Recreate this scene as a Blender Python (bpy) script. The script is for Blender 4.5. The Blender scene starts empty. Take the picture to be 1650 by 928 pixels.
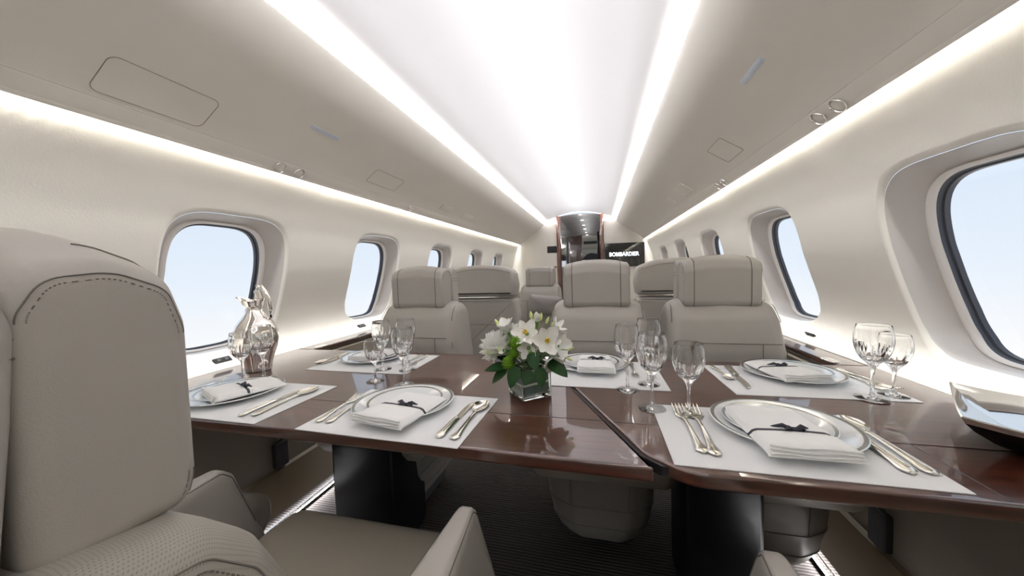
import bpy, bmesh, math, random
from math import pi, sin, cos, tan, sqrt, radians as R_
from mathutils import Vector, Matrix
random.seed(7)
D = bpy.data
COL = bpy.context.scene.collection
TZ = 0.69            # table top height
MT = 0.0016          # placemat thickness

# ------------------------------------------------------------------ materials
def newmat(name):
    m = D.materials.new(name); m.use_nodes = True
    nt = m.node_tree; nt.nodes.clear()
    out = nt.nodes.new('ShaderNodeOutputMaterial')
    b = nt.nodes.new('ShaderNodeBsdfPrincipled')
    nt.links.new(b.outputs[0], out.inputs[0])
    return m, nt, b, out

def N(nt, t, **kw):
    n = nt.nodes.new(t)
    for k, v in kw.items():
        if k in n.inputs.keys(): n.inputs[k].default_value = v
        else: setattr(n, k, v)
    return n

def c4(c): return (c[0], c[1], c[2], 1)

def simple(name, col, rough=.5, metal=0., coat=0., bump=0., bscale=300., spec=.5, vary=0., vscale=8., **kw):
    m, nt, b, out = newmat(name)
    b.inputs['Base Color'].default_value = c4(col)
    b.inputs['Roughness'].default_value = rough
    b.inputs['Metallic'].default_value = metal
    b.inputs['Coat Weight'].default_value = coat
    b.inputs['Specular IOR Level'].default_value = spec
    tc = N(nt, 'ShaderNodeTexCoord')
    if bump:
        no = N(nt, 'ShaderNodeTexNoise', Scale=bscale, Detail=3.)
        nt.links.new(tc.outputs['Object'], no.inputs['Vector'])
        bp = N(nt, 'ShaderNodeBump', Strength=bump, Distance=.002)
        nt.links.new(no.outputs['Fac'], bp.inputs['Height'])
        nt.links.new(bp.outputs[0], b.inputs['Normal'])
    if vary:
        no = N(nt, 'ShaderNodeTexNoise', Scale=vscale, Detail=2.)
        nt.links.new(tc.outputs['Object'], no.inputs['Vector'])
        mx = N(nt, 'ShaderNodeMix', data_type='RGBA')
        mx.inputs['A'].default_value = c4([x*(1-vary) for x in col])
        mx.inputs['B'].default_value = c4([min(1, x*(1+vary)) for x in col])
        nt.links.new(no.outputs['Fac'], mx.inputs['Factor'])
        nt.links.new(mx.outputs['Result'], b.inputs['Base Color'])
    return m

def leather(name, col, perf=False):
    m, nt, b, out = newmat(name)
    b.inputs['Roughness'].default_value = .46
    b.inputs['Specular IOR Level'].default_value = .4
    tc = N(nt, 'ShaderNodeTexCoord')
    no = N(nt, 'ShaderNodeTexNoise', Scale=5., Detail=2.)
    nt.links.new(tc.outputs['Object'], no.inputs['Vector'])
    mx = N(nt, 'ShaderNodeMix', data_type='RGBA')
    mx.inputs['A'].default_value = c4([x*.96 for x in col]); mx.inputs['B'].default_value = c4([x*1.04 for x in col])
    nt.links.new(no.outputs['Fac'], mx.inputs['Factor'])
    vo = N(nt, 'ShaderNodeTexVoronoi', Scale=650.)
    nt.links.new(tc.outputs['Object'], vo.inputs['Vector'])
    bp = N(nt, 'ShaderNodeBump', Strength=.12, Distance=.0008)
    nt.links.new(vo.outputs['Distance'], bp.inputs['Height'])
    nt.links.new(bp.outputs[0], b.inputs['Normal'])
    last = mx.outputs['Result']
    if perf:
        # a grid of small punched holes
        sx = N(nt, 'ShaderNodeSeparateXYZ'); nt.links.new(tc.outputs['Object'], sx.inputs[0])
        add = N(nt, 'ShaderNodeMath', operation='SUBTRACT'); nt.links.new(sx.outputs['Y'], add.inputs[0]); nt.links.new(sx.outputs['Z'], add.inputs[1])
        def saw(s, per, off=0.):
            a = N(nt, 'ShaderNodeMath', operation='DIVIDE'); nt.links.new(s, a.inputs[0]); a.inputs[1].default_value = per
            f = N(nt, 'ShaderNodeMath', operation='FRACT'); nt.links.new(a.outputs[0], f.inputs[0])
            g = N(nt, 'ShaderNodeMath', operation='SUBTRACT'); nt.links.new(f.outputs[0], g.inputs[0]); g.inputs[1].default_value = .5
            h = N(nt, 'ShaderNodeMath', operation='POWER'); nt.links.new(g.outputs[0], h.inputs[0]); h.inputs[1].default_value = 2.
            return h.outputs[0]
        u = saw(sx.outputs['X'], .0031); v = saw(add.outputs[0], .0036)
        s = N(nt, 'ShaderNodeMath', operation='ADD'); nt.links.new(u, s.inputs[0]); nt.links.new(v, s.inputs[1])
        lt = N(nt, 'ShaderNodeMath', operation='LESS_THAN'); nt.links.new(s.outputs[0], lt.inputs[0]); lt.inputs[1].default_value = .05
        m2 = N(nt, 'ShaderNodeMix', data_type='RGBA'); m2.inputs['B'].default_value = c4([x*.68 for x in col])
        nt.links.new(lt.outputs[0], m2.inputs['Factor']); nt.links.new(last, m2.inputs['A']); last = m2.outputs['Result']
    nt.links.new(last, b.inputs['Base Color'])
    return m

def wood(name, dark, light, rough=.28, coat=1., scale=1.):
    m, nt, b, out = newmat(name)
    b.inputs['Roughness'].default_value = rough
    b.inputs['Coat Weight'].default_value = coat
    b.inputs['Coat Roughness'].default_value = .012
    b.inputs['Coat IOR'].default_value = 1.75
    tc = N(nt, 'ShaderNodeTexCoord')
    mp = N(nt, 'ShaderNodeMapping'); mp.inputs['Scale'].default_value = (1.2*scale, 34*scale, 30*scale)
    nt.links.new(tc.outputs['Object'], mp.inputs['Vector'])
    no = N(nt, 'ShaderNodeTexNoise', Scale=2.2, Detail=6., Roughness=.62, Distortion=.6)
    nt.links.new(mp.outputs[0], no.inputs['Vector'])
    n2 = N(nt, 'ShaderNodeTexNoise', Scale=1.3, Detail=2.)
    nt.links.new(tc.outputs['Object'], n2.inputs['Vector'])
    ad = N(nt, 'ShaderNodeMath', operation='ADD'); nt.links.new(no.outputs['Fac'], ad.inputs[0])
    mu = N(nt, 'ShaderNodeMath', operation='MULTIPLY'); nt.links.new(n2.outputs['Fac'], mu.inputs[0]); mu.inputs[1].default_value = .35
    nt.links.new(mu.outputs[0], ad.inputs[1])
    cr = N(nt, 'ShaderNodeValToRGB')
    cr.color_ramp.elements[0].position = .45; cr.color_ramp.elements[0].color = c4(dark)
    cr.color_ramp.elements[1].position = .9; cr.color_ramp.elements[1].color = c4(light)
    nt.links.new(ad.outputs[0], cr.inputs['Fac']); nt.links.new(cr.outputs[0], b.inputs['Base Color'])
    return m

def glass(name, col=(1, 1, 1), ior=1.5):
    m, nt, b, out = newmat(name)
    b.inputs['Base Color'].default_value = c4(col)
    b.inputs['Roughness'].default_value = 0.
    b.inputs['IOR'].default_value = ior
    b.inputs['Transmission Weight'].default_value = 1.
    return m

def pane_mat(name):
    m, nt, b, out = newmat(name)
    nt.nodes.remove(b)
    t = N(nt, 'ShaderNodeBsdfTransparent'); g = N(nt, 'ShaderNodeBsdfGlossy', Roughness=.0)
    mx = N(nt, 'ShaderNodeMixShader'); mx.inputs[0].default_value = .035
    nt.links.new(t.outputs[0], mx.inputs[1]); nt.links.new(g.outputs[0], mx.inputs[2])
    nt.links.new(mx.outputs[0], out.inputs[0])
    return m

def emit(name, col, s):
    m, nt, b, out = newmat(name)
    b.inputs['Base Color'].default_value = c4(col)
    b.inputs['Emission Color'].default_value = c4(col)
    b.inputs['Emission Strength'].default_value = s
    return m

def carpet_mat():
    m, nt, b, out = newmat('ribbed_carpet')
    b.inputs['Roughness'].default_value = .95
    b.inputs['Specular IOR Level'].default_value = .1
    tc = N(nt, 'ShaderNodeTexCoord')
    sx = N(nt, 'ShaderNodeSeparateXYZ'); nt.links.new(tc.outputs['Object'], sx.inputs[0])
    no = N(nt, 'ShaderNodeTexNoise', Scale=60., Detail=2.); nt.links.new(tc.outputs['Object'], no.inputs['Vector'])
    ma = N(nt, 'ShaderNodeMath', operation='MULTIPLY_ADD'); nt.links.new(no.outputs['Fac'], ma.inputs[0]); ma.inputs[1].default_value = .004
    nt.links.new(sx.outputs['Y'], ma.inputs[2])
    m1 = N(nt, 'ShaderNodeMath', operation='MULTIPLY'); nt.links.new(ma.outputs[0], m1.inputs[0]); m1.inputs[1].default_value = 2*pi/.0135
    s = N(nt, 'ShaderNodeMath', operation='SINE'); nt.links.new(m1.outputs[0], s.inputs[0])
    mr = N(nt, 'ShaderNodeMapRange'); mr.inputs['From Min'].default_value = -1; nt.links.new(s.outputs[0], mr.inputs['Value'])
    mx = N(nt, 'ShaderNodeMix', data_type='RGBA'); mx.inputs['A'].default_value = (.030, .025, .023, 1); mx.inputs['B'].default_value = (.095, .082, .075, 1)
    nt.links.new(mr.outputs[0], mx.inputs['Factor']); nt.links.new(mx.outputs['Result'], b.inputs['Base Color'])
    bp = N(nt, 'ShaderNodeBump', Strength=.8, Distance=.004); nt.links.new(mr.outputs[0], bp.inputs['Height']); nt.links.new(bp.outputs[0], b.inputs['Normal'])
    return m

LC = (.375, .352, .32)
M = dict(
    wall=simple('ivory_wall_fabric', (.83, .805, .745), .6, bump=.15, bscale=180),
    bin=simple('beige_valance_leather', (.75, .715, .655), .5, bump=.08, bscale=260),
    ceil=simple('white_ceiling_fabric', (.66, .65, .668), .7, bump=.05, bscale=200),
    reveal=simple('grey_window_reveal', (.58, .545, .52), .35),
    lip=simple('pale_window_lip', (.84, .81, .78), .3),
    gasket=simple('dark_gasket', (.06, .065, .08), .4),
    pane=pane_mat('window_glass'),
    leather=leather('taupe_leather', LC),
    perf=leather('perforated_taupe_leather', (.31, .29, .255), True),
    pale=leather('pale_side_leather', (.36, .345, .315)),
    cushion=leather('shaded_cushion_leather', (.30, .27, .225)),  # seat leather, darker: the table's shade is put into the colour
    basel=leather('shaded_base_leather', (.17, .155, .135)),  # seat leather again, with the under-table darkness painted into it
    seam=simple('seam_thread', (.13, .115, .10), .8),
    thread=simple('stitch_thread', (.16, .145, .13), .8),
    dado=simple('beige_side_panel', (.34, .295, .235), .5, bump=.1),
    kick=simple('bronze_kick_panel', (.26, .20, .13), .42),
    chrome=simple('polished_chrome', (.85, .84, .82), .07, 1.),
    jug=simple('polished_silver_jug', (.92, .88, .83), .03, 1.),
    cutlery=simple('warm_silver_cutlery', (.92, .89, .81), .13, 1.),
    platerim=simple('platinum_rim', (.42, .42, .41), .25, 1.),
    china=simple('white_china', (.80, .82, .83), .12, coat=.6),
    mat=simple('white_placemat', (.82, .825, .835), .55, bump=.1, bscale=900),
    napkin=simple('white_linen', (.86, .86, .85), .85, bump=.3, bscale=700, vary=.02),
    ribbon=simple('navy_ribbon', (.02, .02, .035), .55),
    wood=wood('glossy_mahogany', (.029, .0085, .005), (.105, .032, .017)),
    woodv=wood('mahogany_trim', (.06, .015, .008), (.17, .05, .025), scale=.6),
    darkwood=simple('dark_slot', (.015, .008, .006), .3, coat=.5),
    black=simple('black_lacquer', (.004, .004, .005), .38, spec=.25),
    blackm=simple('matte_black', (.012, .012, .013), .6),
    glass=glass('crystal', (1, 1, 1), 1.43),
    vglass=glass('vase_glass', (.97, 1, .985), 1.46),
    carpet=carpet_mat(),
    screen=simple('dark_screen', (.012, .012, .014), .06, coat=.6),
    logo=emit('screen_light', (.85, .93, 1), 1.6),
    lamp=emit('lamp_light', (1, .95, .88), 12.),
    led=emit('led_strip', (1, .97, .93), 2.2),
    sign=simple('pale_sign_plate', (.62, .67, .75), .3),
    groove=simple('shadow_groove', (.30, .27, .23), .7),
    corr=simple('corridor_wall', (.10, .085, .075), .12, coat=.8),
    corrc=simple('corridor_ceiling', (.36, .33, .32), .5),
    pane_lt=simple('galley_white_panel', (.75, .73, .72), .3),
    petal=simple('white_petal', (.88, .88, .84), .6, vary=.03, vscale=60),
    petalg=simple('greenish_petal', (.62, .72, .28), .6, vary=.1, vscale=60),
    yellow=simple('yellow_centre', (.75, .52, .05), .6),
    lime=simple('lime_mum', (.22, .42, .03), .7, vary=.25, vscale=90),
    leaf=simple('dark_leaf', (.014, .055, .012), .5, spec=.25, vary=.25, vscale=40),
    leafw=simple('wrapped_leaf', (.02, .07, .04), .4, vary=.2, vscale=30),
    leafs=simple('pale_leaf_stripe', (.62, .66, .50), .5),
    stem=simple('green_stem', (.16, .3, .07), .5),
    pillow=leather('grey_pillow', (.33, .31, .30)),
    sky_cream=simple('cockpit_cream', (.5, .48, .42), .6),
)
for k in ('petal', 'petalg', 'lime'):
    b = M[k].node_tree.nodes['Principled BSDF']
    b.inputs['Subsurface Weight'].default_value = .15
    b.inputs['Subsurface Radius'].default_value = (.01, .01, .008)

# ------------------------------------------------------------------ mesh helpers
class MB:
    def __init__(s): s.v = []; s.f = []; s.m = []
    def add(s, verts, faces, mi=0):
        o = len(s.v); s.v += [tuple(p) for p in verts]
        s.f += [[i+o for i in f] for f in faces]; s.m += [mi]*len(faces)
    def loft(s, rings, closed=True, cap0=False, cap1=False, mi=0, mcap=None):
        n = len(rings[0]); o = len(s.v)
        for r in rings: s.v += [tuple(p) for p in r]
        for i in range(len(rings)-1):
            for j in range(n if closed else n-1):
                k = (j+1) % n
                s.f.append([o+i*n+j, o+i*n+k, o+(i+1)*n+k, o+(i+1)*n+j]); s.m.append(mi)
        mc = mi if mcap is None else mcap
        if cap0: s.f.append([o+j for j in range(n)][::-1]); s.m.append(mc)
        if cap1: s.f.append([o+(len(rings)-1)*n+j for j in range(n)]); s.m.append(mc)
    def box(s, x0, x1, y0, y1, z0, z1, mi=0):
        v = [(x, y, z) for z in (z0, z1) for x, y in ((x0, y0), (x1, y0), (x1, y1), (x0, y1))]
        s.add(v, [[3, 2, 1, 0], [4, 5, 6, 7], [0, 1, 5, 4], [1, 2, 6, 5], [2, 3, 7, 6], [3, 0, 4, 7]], mi)
    def lathe(s, prof, seg=32, cx=0, cy=0, mi=0, rf=None):
        rings = []
        for r, z in prof:
            rings.append([(cx+max(r, 1e-5)*(1+(rf(a, r, z) if rf else 0))*cos(a), cy+max(r, 1e-5)*(1+(rf(a, r, z) if rf else 0))*sin(a), z)
                          for a in [2*pi*i/seg for i in range(seg)]])
        s.loft(rings, mi=mi)
    def tube(s, pts, r, seg=6, closed=False, mi=0, cap=True):
        P = [Vector(p) for p in pts]; n = len(P); rings = []
        for i, p in enumerate(P):
            a = P[(i-1) % n] if (closed or i > 0) else P[i]; b = P[(i+1) % n] if (closed or i < n-1) else P[i]
            t = (b-a).normalized()
            u = t.cross(Vector((0, 0, 1)))
            if u.length < .15: u = t.cross(Vector((1, 0, 0)))
            u.normalize(); w = t.cross(u)
            rr = r[i] if isinstance(r, (list, tuple)) else r
            rings.append([p+(u*cos(q)+w*sin(q))*rr for q in [2*pi*k/seg for k in range(seg)]])
        if closed: rings.append(rings[0])
        s.loft(rings, cap0=cap and not closed, cap1=cap and not closed, mi=mi)
    def build(s, name, mats, parent=None, smooth=True, loc=None, angle=40):
        me = D.meshes.new(name)
        me.from_pydata(s.v, [], s.f)
        if not isinstance(mats, (list, tuple)): mats = [mats]
        for m in mats: me.materials.append(m)
        me.polygons.foreach_set('material_index', s.m)
        bm = bmesh.new(); bm.from_mesh(me)
        bmesh.ops.remove_doubles(bm, verts=bm.verts, dist=1e-6)
        bmesh.ops.recalc_face_normals(bm, faces=bm.faces)
        if smooth:
            for f in bm.faces: f.smooth = True
            lim = R_(angle)
            for e in bm.edges:
                if len(e.link_faces) == 2 and e.calc_face_angle(0) > lim: e.smooth = False
        bm.to_mesh(me); bm.free(); me.update()
        o = D.objects.new(name, me); COL.objects.link(o)
        if parent: o.parent = parent
        if loc: o.location = loc
        return o

def rpoly(pts, rad, seg=6):
    """polygon with rounded corners"""
    out = []; n = len(pts)
    for i in range(n):
        p = Vector(pts[i]); a = Vector(pts[i-1]); b = Vector(pts[(i+1) % n])
        r = rad[i] if isinstance(rad, (list, tuple)) else rad
        u = (a-p).normalized(); v = (b-p).normalized()
        ang = u.angle(v)
        if r <= 0 or ang > pi-.02: out.append((p.x, p.y)); continue
        d = min(r/tan(ang/2), .49*(a-p).length, .49*(b-p).length); rr = d*tan(ang/2)
        c = p+(u+v).normalized()*(rr/sin(ang/2))
        s0 = p+u*d-c; s1 = p+v*d-c
        a0 = math.atan2(s0.y, s0.x); da = (math.atan2(s1.y, s1.x)-a0+pi) % (2*pi)-pi
        for k in range(seg+1):
            q = a0+da*k/seg; out.append((c.x+rr*cos(q), c.y+rr*sin(q)))
    return out

def inset(poly, d):
    n = len(poly); A = sum(poly[i][0]*poly[(i+1) % n][1]-poly[(i+1) % n][0]*poly[i][1] for i in range(n))
    sg = 1 if A > 0 else -1; out = []
    for i in range(n):
        a = Vector(poly[i-1]); b = Vector(poly[(i+1) % n]); t = (b-a)
        if t.length < 1e-9: out.append(poly[i]); continue
        t.normalize(); nn = Vector((-t.y, t.x))*sg
        out.append((poly[i][0]+nn.x*d, poly[i][1]+nn.y*d))
    return out

def puff(mb, poly, w0, w1, r, mp, n=5, mid=1, mi=0, mcap=None, deform=None, capcrown=0.):
    """extrude a rounded outline from w0 to w1 with quarter-round edges of radius r; mp maps (u,v,w) -> xyz"""
    rings = []
    for k in range(n+1):
        a = pi/2*k/n; rings.append((inset(poly, r*(1-sin(a))), w0+r*(1-cos(a))))
    for k in range(1, mid+1): rings.append((poly, w0+r+(w1-w0-2*r)*k/(mid+1)))
    for k in range(n+1):
        a = pi/2*(1-k/n); rings.append((inset(poly, r*(1-sin(a))), w1-r*(1-cos(a))))
    f = deform or (lambda u, v, w: (u, v, w))
    R = [[mp(*f(u, v, w)) for u, v in p] for p, w in rings]
    e0 = [mp(*f(u, v, w0)) for u, v in inset(poly, r+.0025)]; e1 = [mp(*f(u, v, w1)) for u, v in inset(poly, r+.0025)]
    mb.loft(R, mi=mi); m_ = mi if mcap is None else mcap
    mb.loft([R[0], e0], cap1=True, mi=m_); mb.loft([R[-1], e1], cap1=True, mi=m_)
YZ = lambda u, v, w: (w, u, v)     # outline in y,z extruded along x
XY = lambda u, v, w: (u, v, w)     # outline in x,y extruded along z
XZ = lambda u, v, w: (u, w, v)

def polyseg(mb, pts, r, gap=.05):
    # tube along the points, broken where the run jumps (and re-joined across the list end)
    n = len(pts); cut = [i for i in range(n) if (Vector(pts[i])-Vector(pts[i-1])).length > gap]
    if not cut: mb.tube(pts, r, 4); return
    for a, b in zip(cut, cut[1:]+[cut[0]+n]):
        seg = [pts[i % n] for i in range(a, b)]
        if len(seg) > 1: mb.tube(seg, r, 4)

def empty(name, loc=(0, 0, 0), rz=0):
    o = D.objects.new(name, None); o.empty_display_size = .05; COL.objects.link(o)
    o.location = loc; o.rotation_euler = (0, 0, rz); return o
def tag(o, label, cat, group=None):
    o['label'] = label; o['category'] = cat
    if group: o['group'] = group
    return o
def st(o): o['kind'] = 'structure'; return o
def copy_tree(o, parent=None):
    c = o.copy(); COL.objects.link(c)
    if parent: c.parent = parent
    for ch in [x for x in D.objects if x.parent == o]: copy_tree(ch, c)
    return c

# ------------------------------------------------------------------ camera
F_PX = 550.; TH, PI_, RO = .2472, .0506, -.0325
C0 = Vector((.304, 0, 1.06))
Fw = Vector((-sin(TH)*cos(PI_), cos(TH)*cos(PI_), -sin(PI_)))
Rt = Vector((cos(TH), sin(TH), 0)); Up = Rt.cross(Fw)
Rr = cos(RO)*Rt+sin(RO)*Up; Ur = -sin(RO)*Rt+cos(RO)*Up
cam = D.objects.new('camera', D.cameras.new('camera')); COL.objects.link(cam)
mt = Matrix((Rr, Ur, -Fw)).transposed().to_4x4(); mt.translation = C0
cam.matrix_world = mt
cam.data.sensor_width = 36.; cam.data.lens = F_PX/1650*36; cam.data.clip_start = .02
bpy.context.scene.camera = cam

# ------------------------------------------------------------------ cabin shell
PZ = [.60, .69, .72, .745, .77, .82, .90, 1.0, 1.10, 1.20, 1.30, 1.40, 1.53, 1.56, 1.68]
PX = [1.20, 1.215, 1.265, 1.300, 1.318, 1.320, 1.300, 1.267, 1.237, 1.214, 1.192, 1.158, 1.10, 1.098, 1.098]
def wx(z):
    if z <= PZ[0]: return PX[0]
    for i in range(len(PZ)-1):
        if z <= PZ[i+1]:
            t = (z-PZ[i])/(PZ[i+1]-PZ[i]); return PX[i]*(1-t)+PX[i+1]*t
    return PX[-1]
Y_END = 6.2; Y_AFT = -1.3675; PITCH = 1.005
WC = [1.150+PITCH*k for k in range(-2, 5)]       # window centres along the cabin
WZ0, WZ1 = .69, 1.64
HA, HB, HZ = .268, .303, 1.043                  # opening half width, half height, centre height
PA, PB, PCZ = .187, .268, 1.030                 # pane
ST_OFF = .10
def sup(a, b, n, t):
    c_, s_ = abs(cos(t)), abs(sin(t)); r = 1/((c_/a)**n+(s_/b)**n)**(1/n)
    return r*cos(t), r*sin(t)

def wall_side(s, name):
    mb = MB()
    for yc in WC:
        hw = PITCH/2
        cor = [math.atan2(z-HZ, y) for z in (WZ0, WZ1) for y in (-hw, hw)]
        T = sorted([2*pi*i/120-pi for i in range(120)]+cor)
        rings = []
        def rect(t):
            c_, s_ = cos(t), sin(t); k = 1e9
            if abs(c_) > 1e-9: k = min(k, hw/abs(c_))
            if s_ > 1e-9: k = min(k, (WZ1-HZ)/s_)
            if s_ < -1e-9: k = min(k, (HZ-WZ0)/-s_)
            return k*c_, k*s_
        H = [sup(HA, HB, 4.2, t) for t in T]; Q = [rect(t) for t in T]
        for f in (0, .015, .05, .12, .22, .34, .46, .58, .70, .82, .92, 1.):
            ring = []
            for (a, b), (c_, d) in zip(H, Q):
                y = a+(c_-a)*f; z = HZ+b+(d-b)*f
                ring.append((s*wx(z), yc+y, z))
            rings.append(ring)
        # rounded lip into the opening
        first = []
        for dd, oo in ((.012, .012), (.006, .004)):
            first.append([(s*(wx(HZ+b*(1-dd/HB))+oo), yc+a*(1-dd/HA), HZ+b*(1-dd/HB)) for a, b in H])
        mb.loft(first+rings)
    # plain remainder up to the forward bulkhead, and strip below
    for y0, y1 in ((WC[-1]+PITCH/2, Y_END+.02),):
        zs = [WZ0+(WZ1-WZ0)*i/24 for i in range(25)]
        mb.loft([[(s*wx(z), y, z) for z in zs] for y in (y0, y1)], closed=False)
    mb.loft([[(s*wx(z), y, z) for z in (.60, .645, WZ0)] for y in (Y_AFT, Y_END)], closed=False)
    # outer skin so that no daylight leaks behind the lining
    return st(mb.build(name, M['wall'], angle=60))
wall_side(-1, 'wall_left'); wall_side(1, 'wall_right')

def window(s, yc, idx):
    Tn = [2*pi*i/120 for i in range(120)]
    def ring(a, b, zc, off, n):
        out = []
        for t in Tn:
            y, z = sup(a, b, n, t); z += zc
            out.append((s*(wx(min(max(z, .775), 1.33))+off), yc+y, z))
        return out
    mb = MB()
    op = []
    for t in Tn:
        y, z = sup(HA-.012, HB-.0136, 4.2, t); z += HZ; op.append((s*(wx(z)+.012), yc+y, z))
    rings = [op]
    A1, B1 = PA+.028, PB+.012
    for f, o in ((.06, .010), (.15, .030), (.4, .052), (.7, .070), (1., .084)):
        base = ring(HA-.012+(A1-HA+.012)*f, HB-.0136+(B1-HB+.0136)*f, HZ+(PCZ-HZ)*f, o, 4.2-.4*f)
        if f < .3: base = [(s*max(abs(p[0]), abs(q[0])+.004), p[1], p[2]) if abs(p[0]) < abs(q[0]) else p for p, q in zip(base, op)]
        rings.append(base)
    mb.loft(rings)
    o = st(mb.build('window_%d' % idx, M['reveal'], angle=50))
    mb = MB()
    mb.loft([ring(A1, B1, PCZ, .084, 3.8), ring(A1-.004, B1-.004, PCZ, .079, 3.8), ring(PA+.010, PB+.006, PCZ, .080, 3.8), ring(PA+.002, PB+.001, PCZ, .090, 3.8)])
    mb.build('window_frame', M['lip'], o, angle=60)
    mb = MB()
    mb.loft([ring(PA+.002, PB+.001, PCZ, .090, 3.8), ring(PA+.001, PB-.001, PCZ, .103, 3.8), ring(PA-.005, PB-.005, PCZ, .104, 3.8), ring(PA-.005, PB-.005, PCZ, .118, 3.8)])
    mb.build('gasket', M['gasket'], o, angle=60)
    mb = MB(); r0 = ring(PA-.003, PB-.003, PCZ, .109, 3.8); rr = [r0]
    for f in (.8, .6, .4, .2, .02): rr.append(ring((PA-.003)*f, (PB-.003)*f, PCZ, .109, 3.8-.9*(1-f)))
    mb.loft(rr, cap1=True); mb.build('window_pane', M['pane'], o)
i_ = 1
for s in (-1, 1):
    for yc in WC: window(s, yc, i_); i_ += 1

# lower side panels, kick panels, chrome floor rails
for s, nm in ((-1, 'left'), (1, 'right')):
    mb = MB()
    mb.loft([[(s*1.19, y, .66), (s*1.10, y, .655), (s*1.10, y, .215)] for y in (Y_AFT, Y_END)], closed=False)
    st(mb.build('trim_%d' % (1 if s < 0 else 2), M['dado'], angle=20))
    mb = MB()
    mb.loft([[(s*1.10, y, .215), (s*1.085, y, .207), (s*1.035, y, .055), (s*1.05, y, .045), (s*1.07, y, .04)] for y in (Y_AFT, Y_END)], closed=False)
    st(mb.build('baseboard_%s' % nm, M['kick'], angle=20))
    mb = MB(); mb.box(min(s*1.022, s*1.032), max(s*1.022, s*1.032), Y_AFT, Y_END, .001, .012)
    mb.box(min(s*1.040, s*1.048), max(s*1.040, s*1.048), Y_AFT, Y_END, .001, .016)
    st(mb.build('trim_%d' % (3 if s < 0 else 4), M['chrome']))
mb = MB(); mb.box(-1.25, 1.25, Y_AFT, 11.2, -.02, 0); st(mb.build('floor', M['carpet']))

# ceiling
def cz(x): return 2.065-.40*x*x if abs(x) < .56 else 1.93956-.04*(abs(x)-.56)
mb = MB(); xs = [-.81+1.62*i/34 for i in range(35)]
mb.loft([[(x, y, cz(x)) for x in xs] for y in (Y_AFT, Y_END)], closed=False)
mb.loft([[(s_*.81, y, cz(.81)), (s_*.81, y, 1.84)] for y in (Y_AFT, Y_END) for s_ in (1,)], closed=False)
mb.loft([[(-.81, y, cz(.81)), (-.81, y, 1.84)] for y in (Y_AFT, Y_END)], closed=False)
st(mb.build('ceiling', M['ceil'], angle=60))

# overhead valances
def on_plane(x, s, off=.0015):
    # valance plane through (1.045,1.568) and (.70,1.80)
    z = 1.568+(1.045-abs(x))*(1.80-1.568)/(1.045-.70)
    return z
NRM = Vector((-(1.80-1.568), 0, -(1.045-.70))).normalized()   # for right side, facing into cabin
for s, nm in ((-1, 5), (1, 6)):
    prof = [(1.050, 1.60), (1.066, 1.545), (1.070, 1.533), (1.074, 1.530), (1.077, 1.532), (1.034, 1.571), (1.032, 1.5755), (1.029, 1.5765), (1.027, 1.580),
            (.95, 1.6317), (.86, 1.6922), (.77, 1.7527), (.72, 1.788), (.68, 1.822), (.645, 1.853), (.632, 1.866), (.627, 1.873), (.627, 1.877), (.631, 1.880), (.645, 1.878), (.66, 1.860), (.82, 1.855)]
    mb = MB(); mb.loft([[(s*x, y, z) for x, z in prof] for y in (Y_AFT, Y_END)], closed=False)
    v = st(mb.build('trim_%d' % nm, M['bin'], angle=35))
    def frame_pt(x, y, h=0.):      # point on valance plane raised h into the cabin
        z = on_plane(x, s); n = Vector((NRM.x*s, 0, NRM.z))
        return Vector((s*abs(x), y, z))+n*h
    def outline(cx, cy, wx_, wy, r, skew=0.):
        P = rpoly([(-wx_/2, -wy/2), (wx_/2, -wy/2), (wx_/2, wy/2), (-wx_/2, wy/2)], r, 5)
        k = cos(math.atan2(1.80-1.568, 1.045-.70))
        return [frame_pt(cx+a*k, cy+b, .0006) for a, b in P]
    def panel(name, cx, cy, a, b, r, line=True, mat=None, h=.003):
        pts = outline(cx, cy, a, b, r)
        mb = MB()
        if line: mb.tube([p for p in pts], .0011, 5, closed=True); ob = mb.build(name, mat or M['groove'], v)
        else:
            n = Vector((NRM.x*s, 0, NRM.z)); c = sum(pts, Vector())/len(pts)
            r1 = [p-n*.002 for p in pts]; r2 = [p+n*h for p in pts]; r3 = [c+(p-c)*.96+n*(h+.001) for p in pts]
            mb.loft([r1, r2, r3], cap1=True); ob = mb.build(name, mat, v)
        return ob
    if s < 0:
        panel('access_panel', .965, .775, .125, .27, .022)
        panel('access_panel', .945, 1.88, .10, .28, .015)
        panel('sign_plate', .855, 1.305, .020, .155, .003, False, M['sign'], .0008)
        panel('vent_cover', .965, 2.78, .06, .20, .01, False, M['bin'])
        panel('vent_cover', .965, 3.28, .06, .24, .01, False, M['bin'])
    else:
        panel('sign_plate', .828, 1.372, .022, .155, .003, False, M['sign'], .0008)
        panel('access_panel', .942, 1.99, .125, .20, .012)
        panel('vent_cover', .950, 2.88, .10, .22, .01, False, M['bin'])
        panel('vent_cover', .955, 3.32, .09, .20, .01, False, M['bin'])
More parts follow.
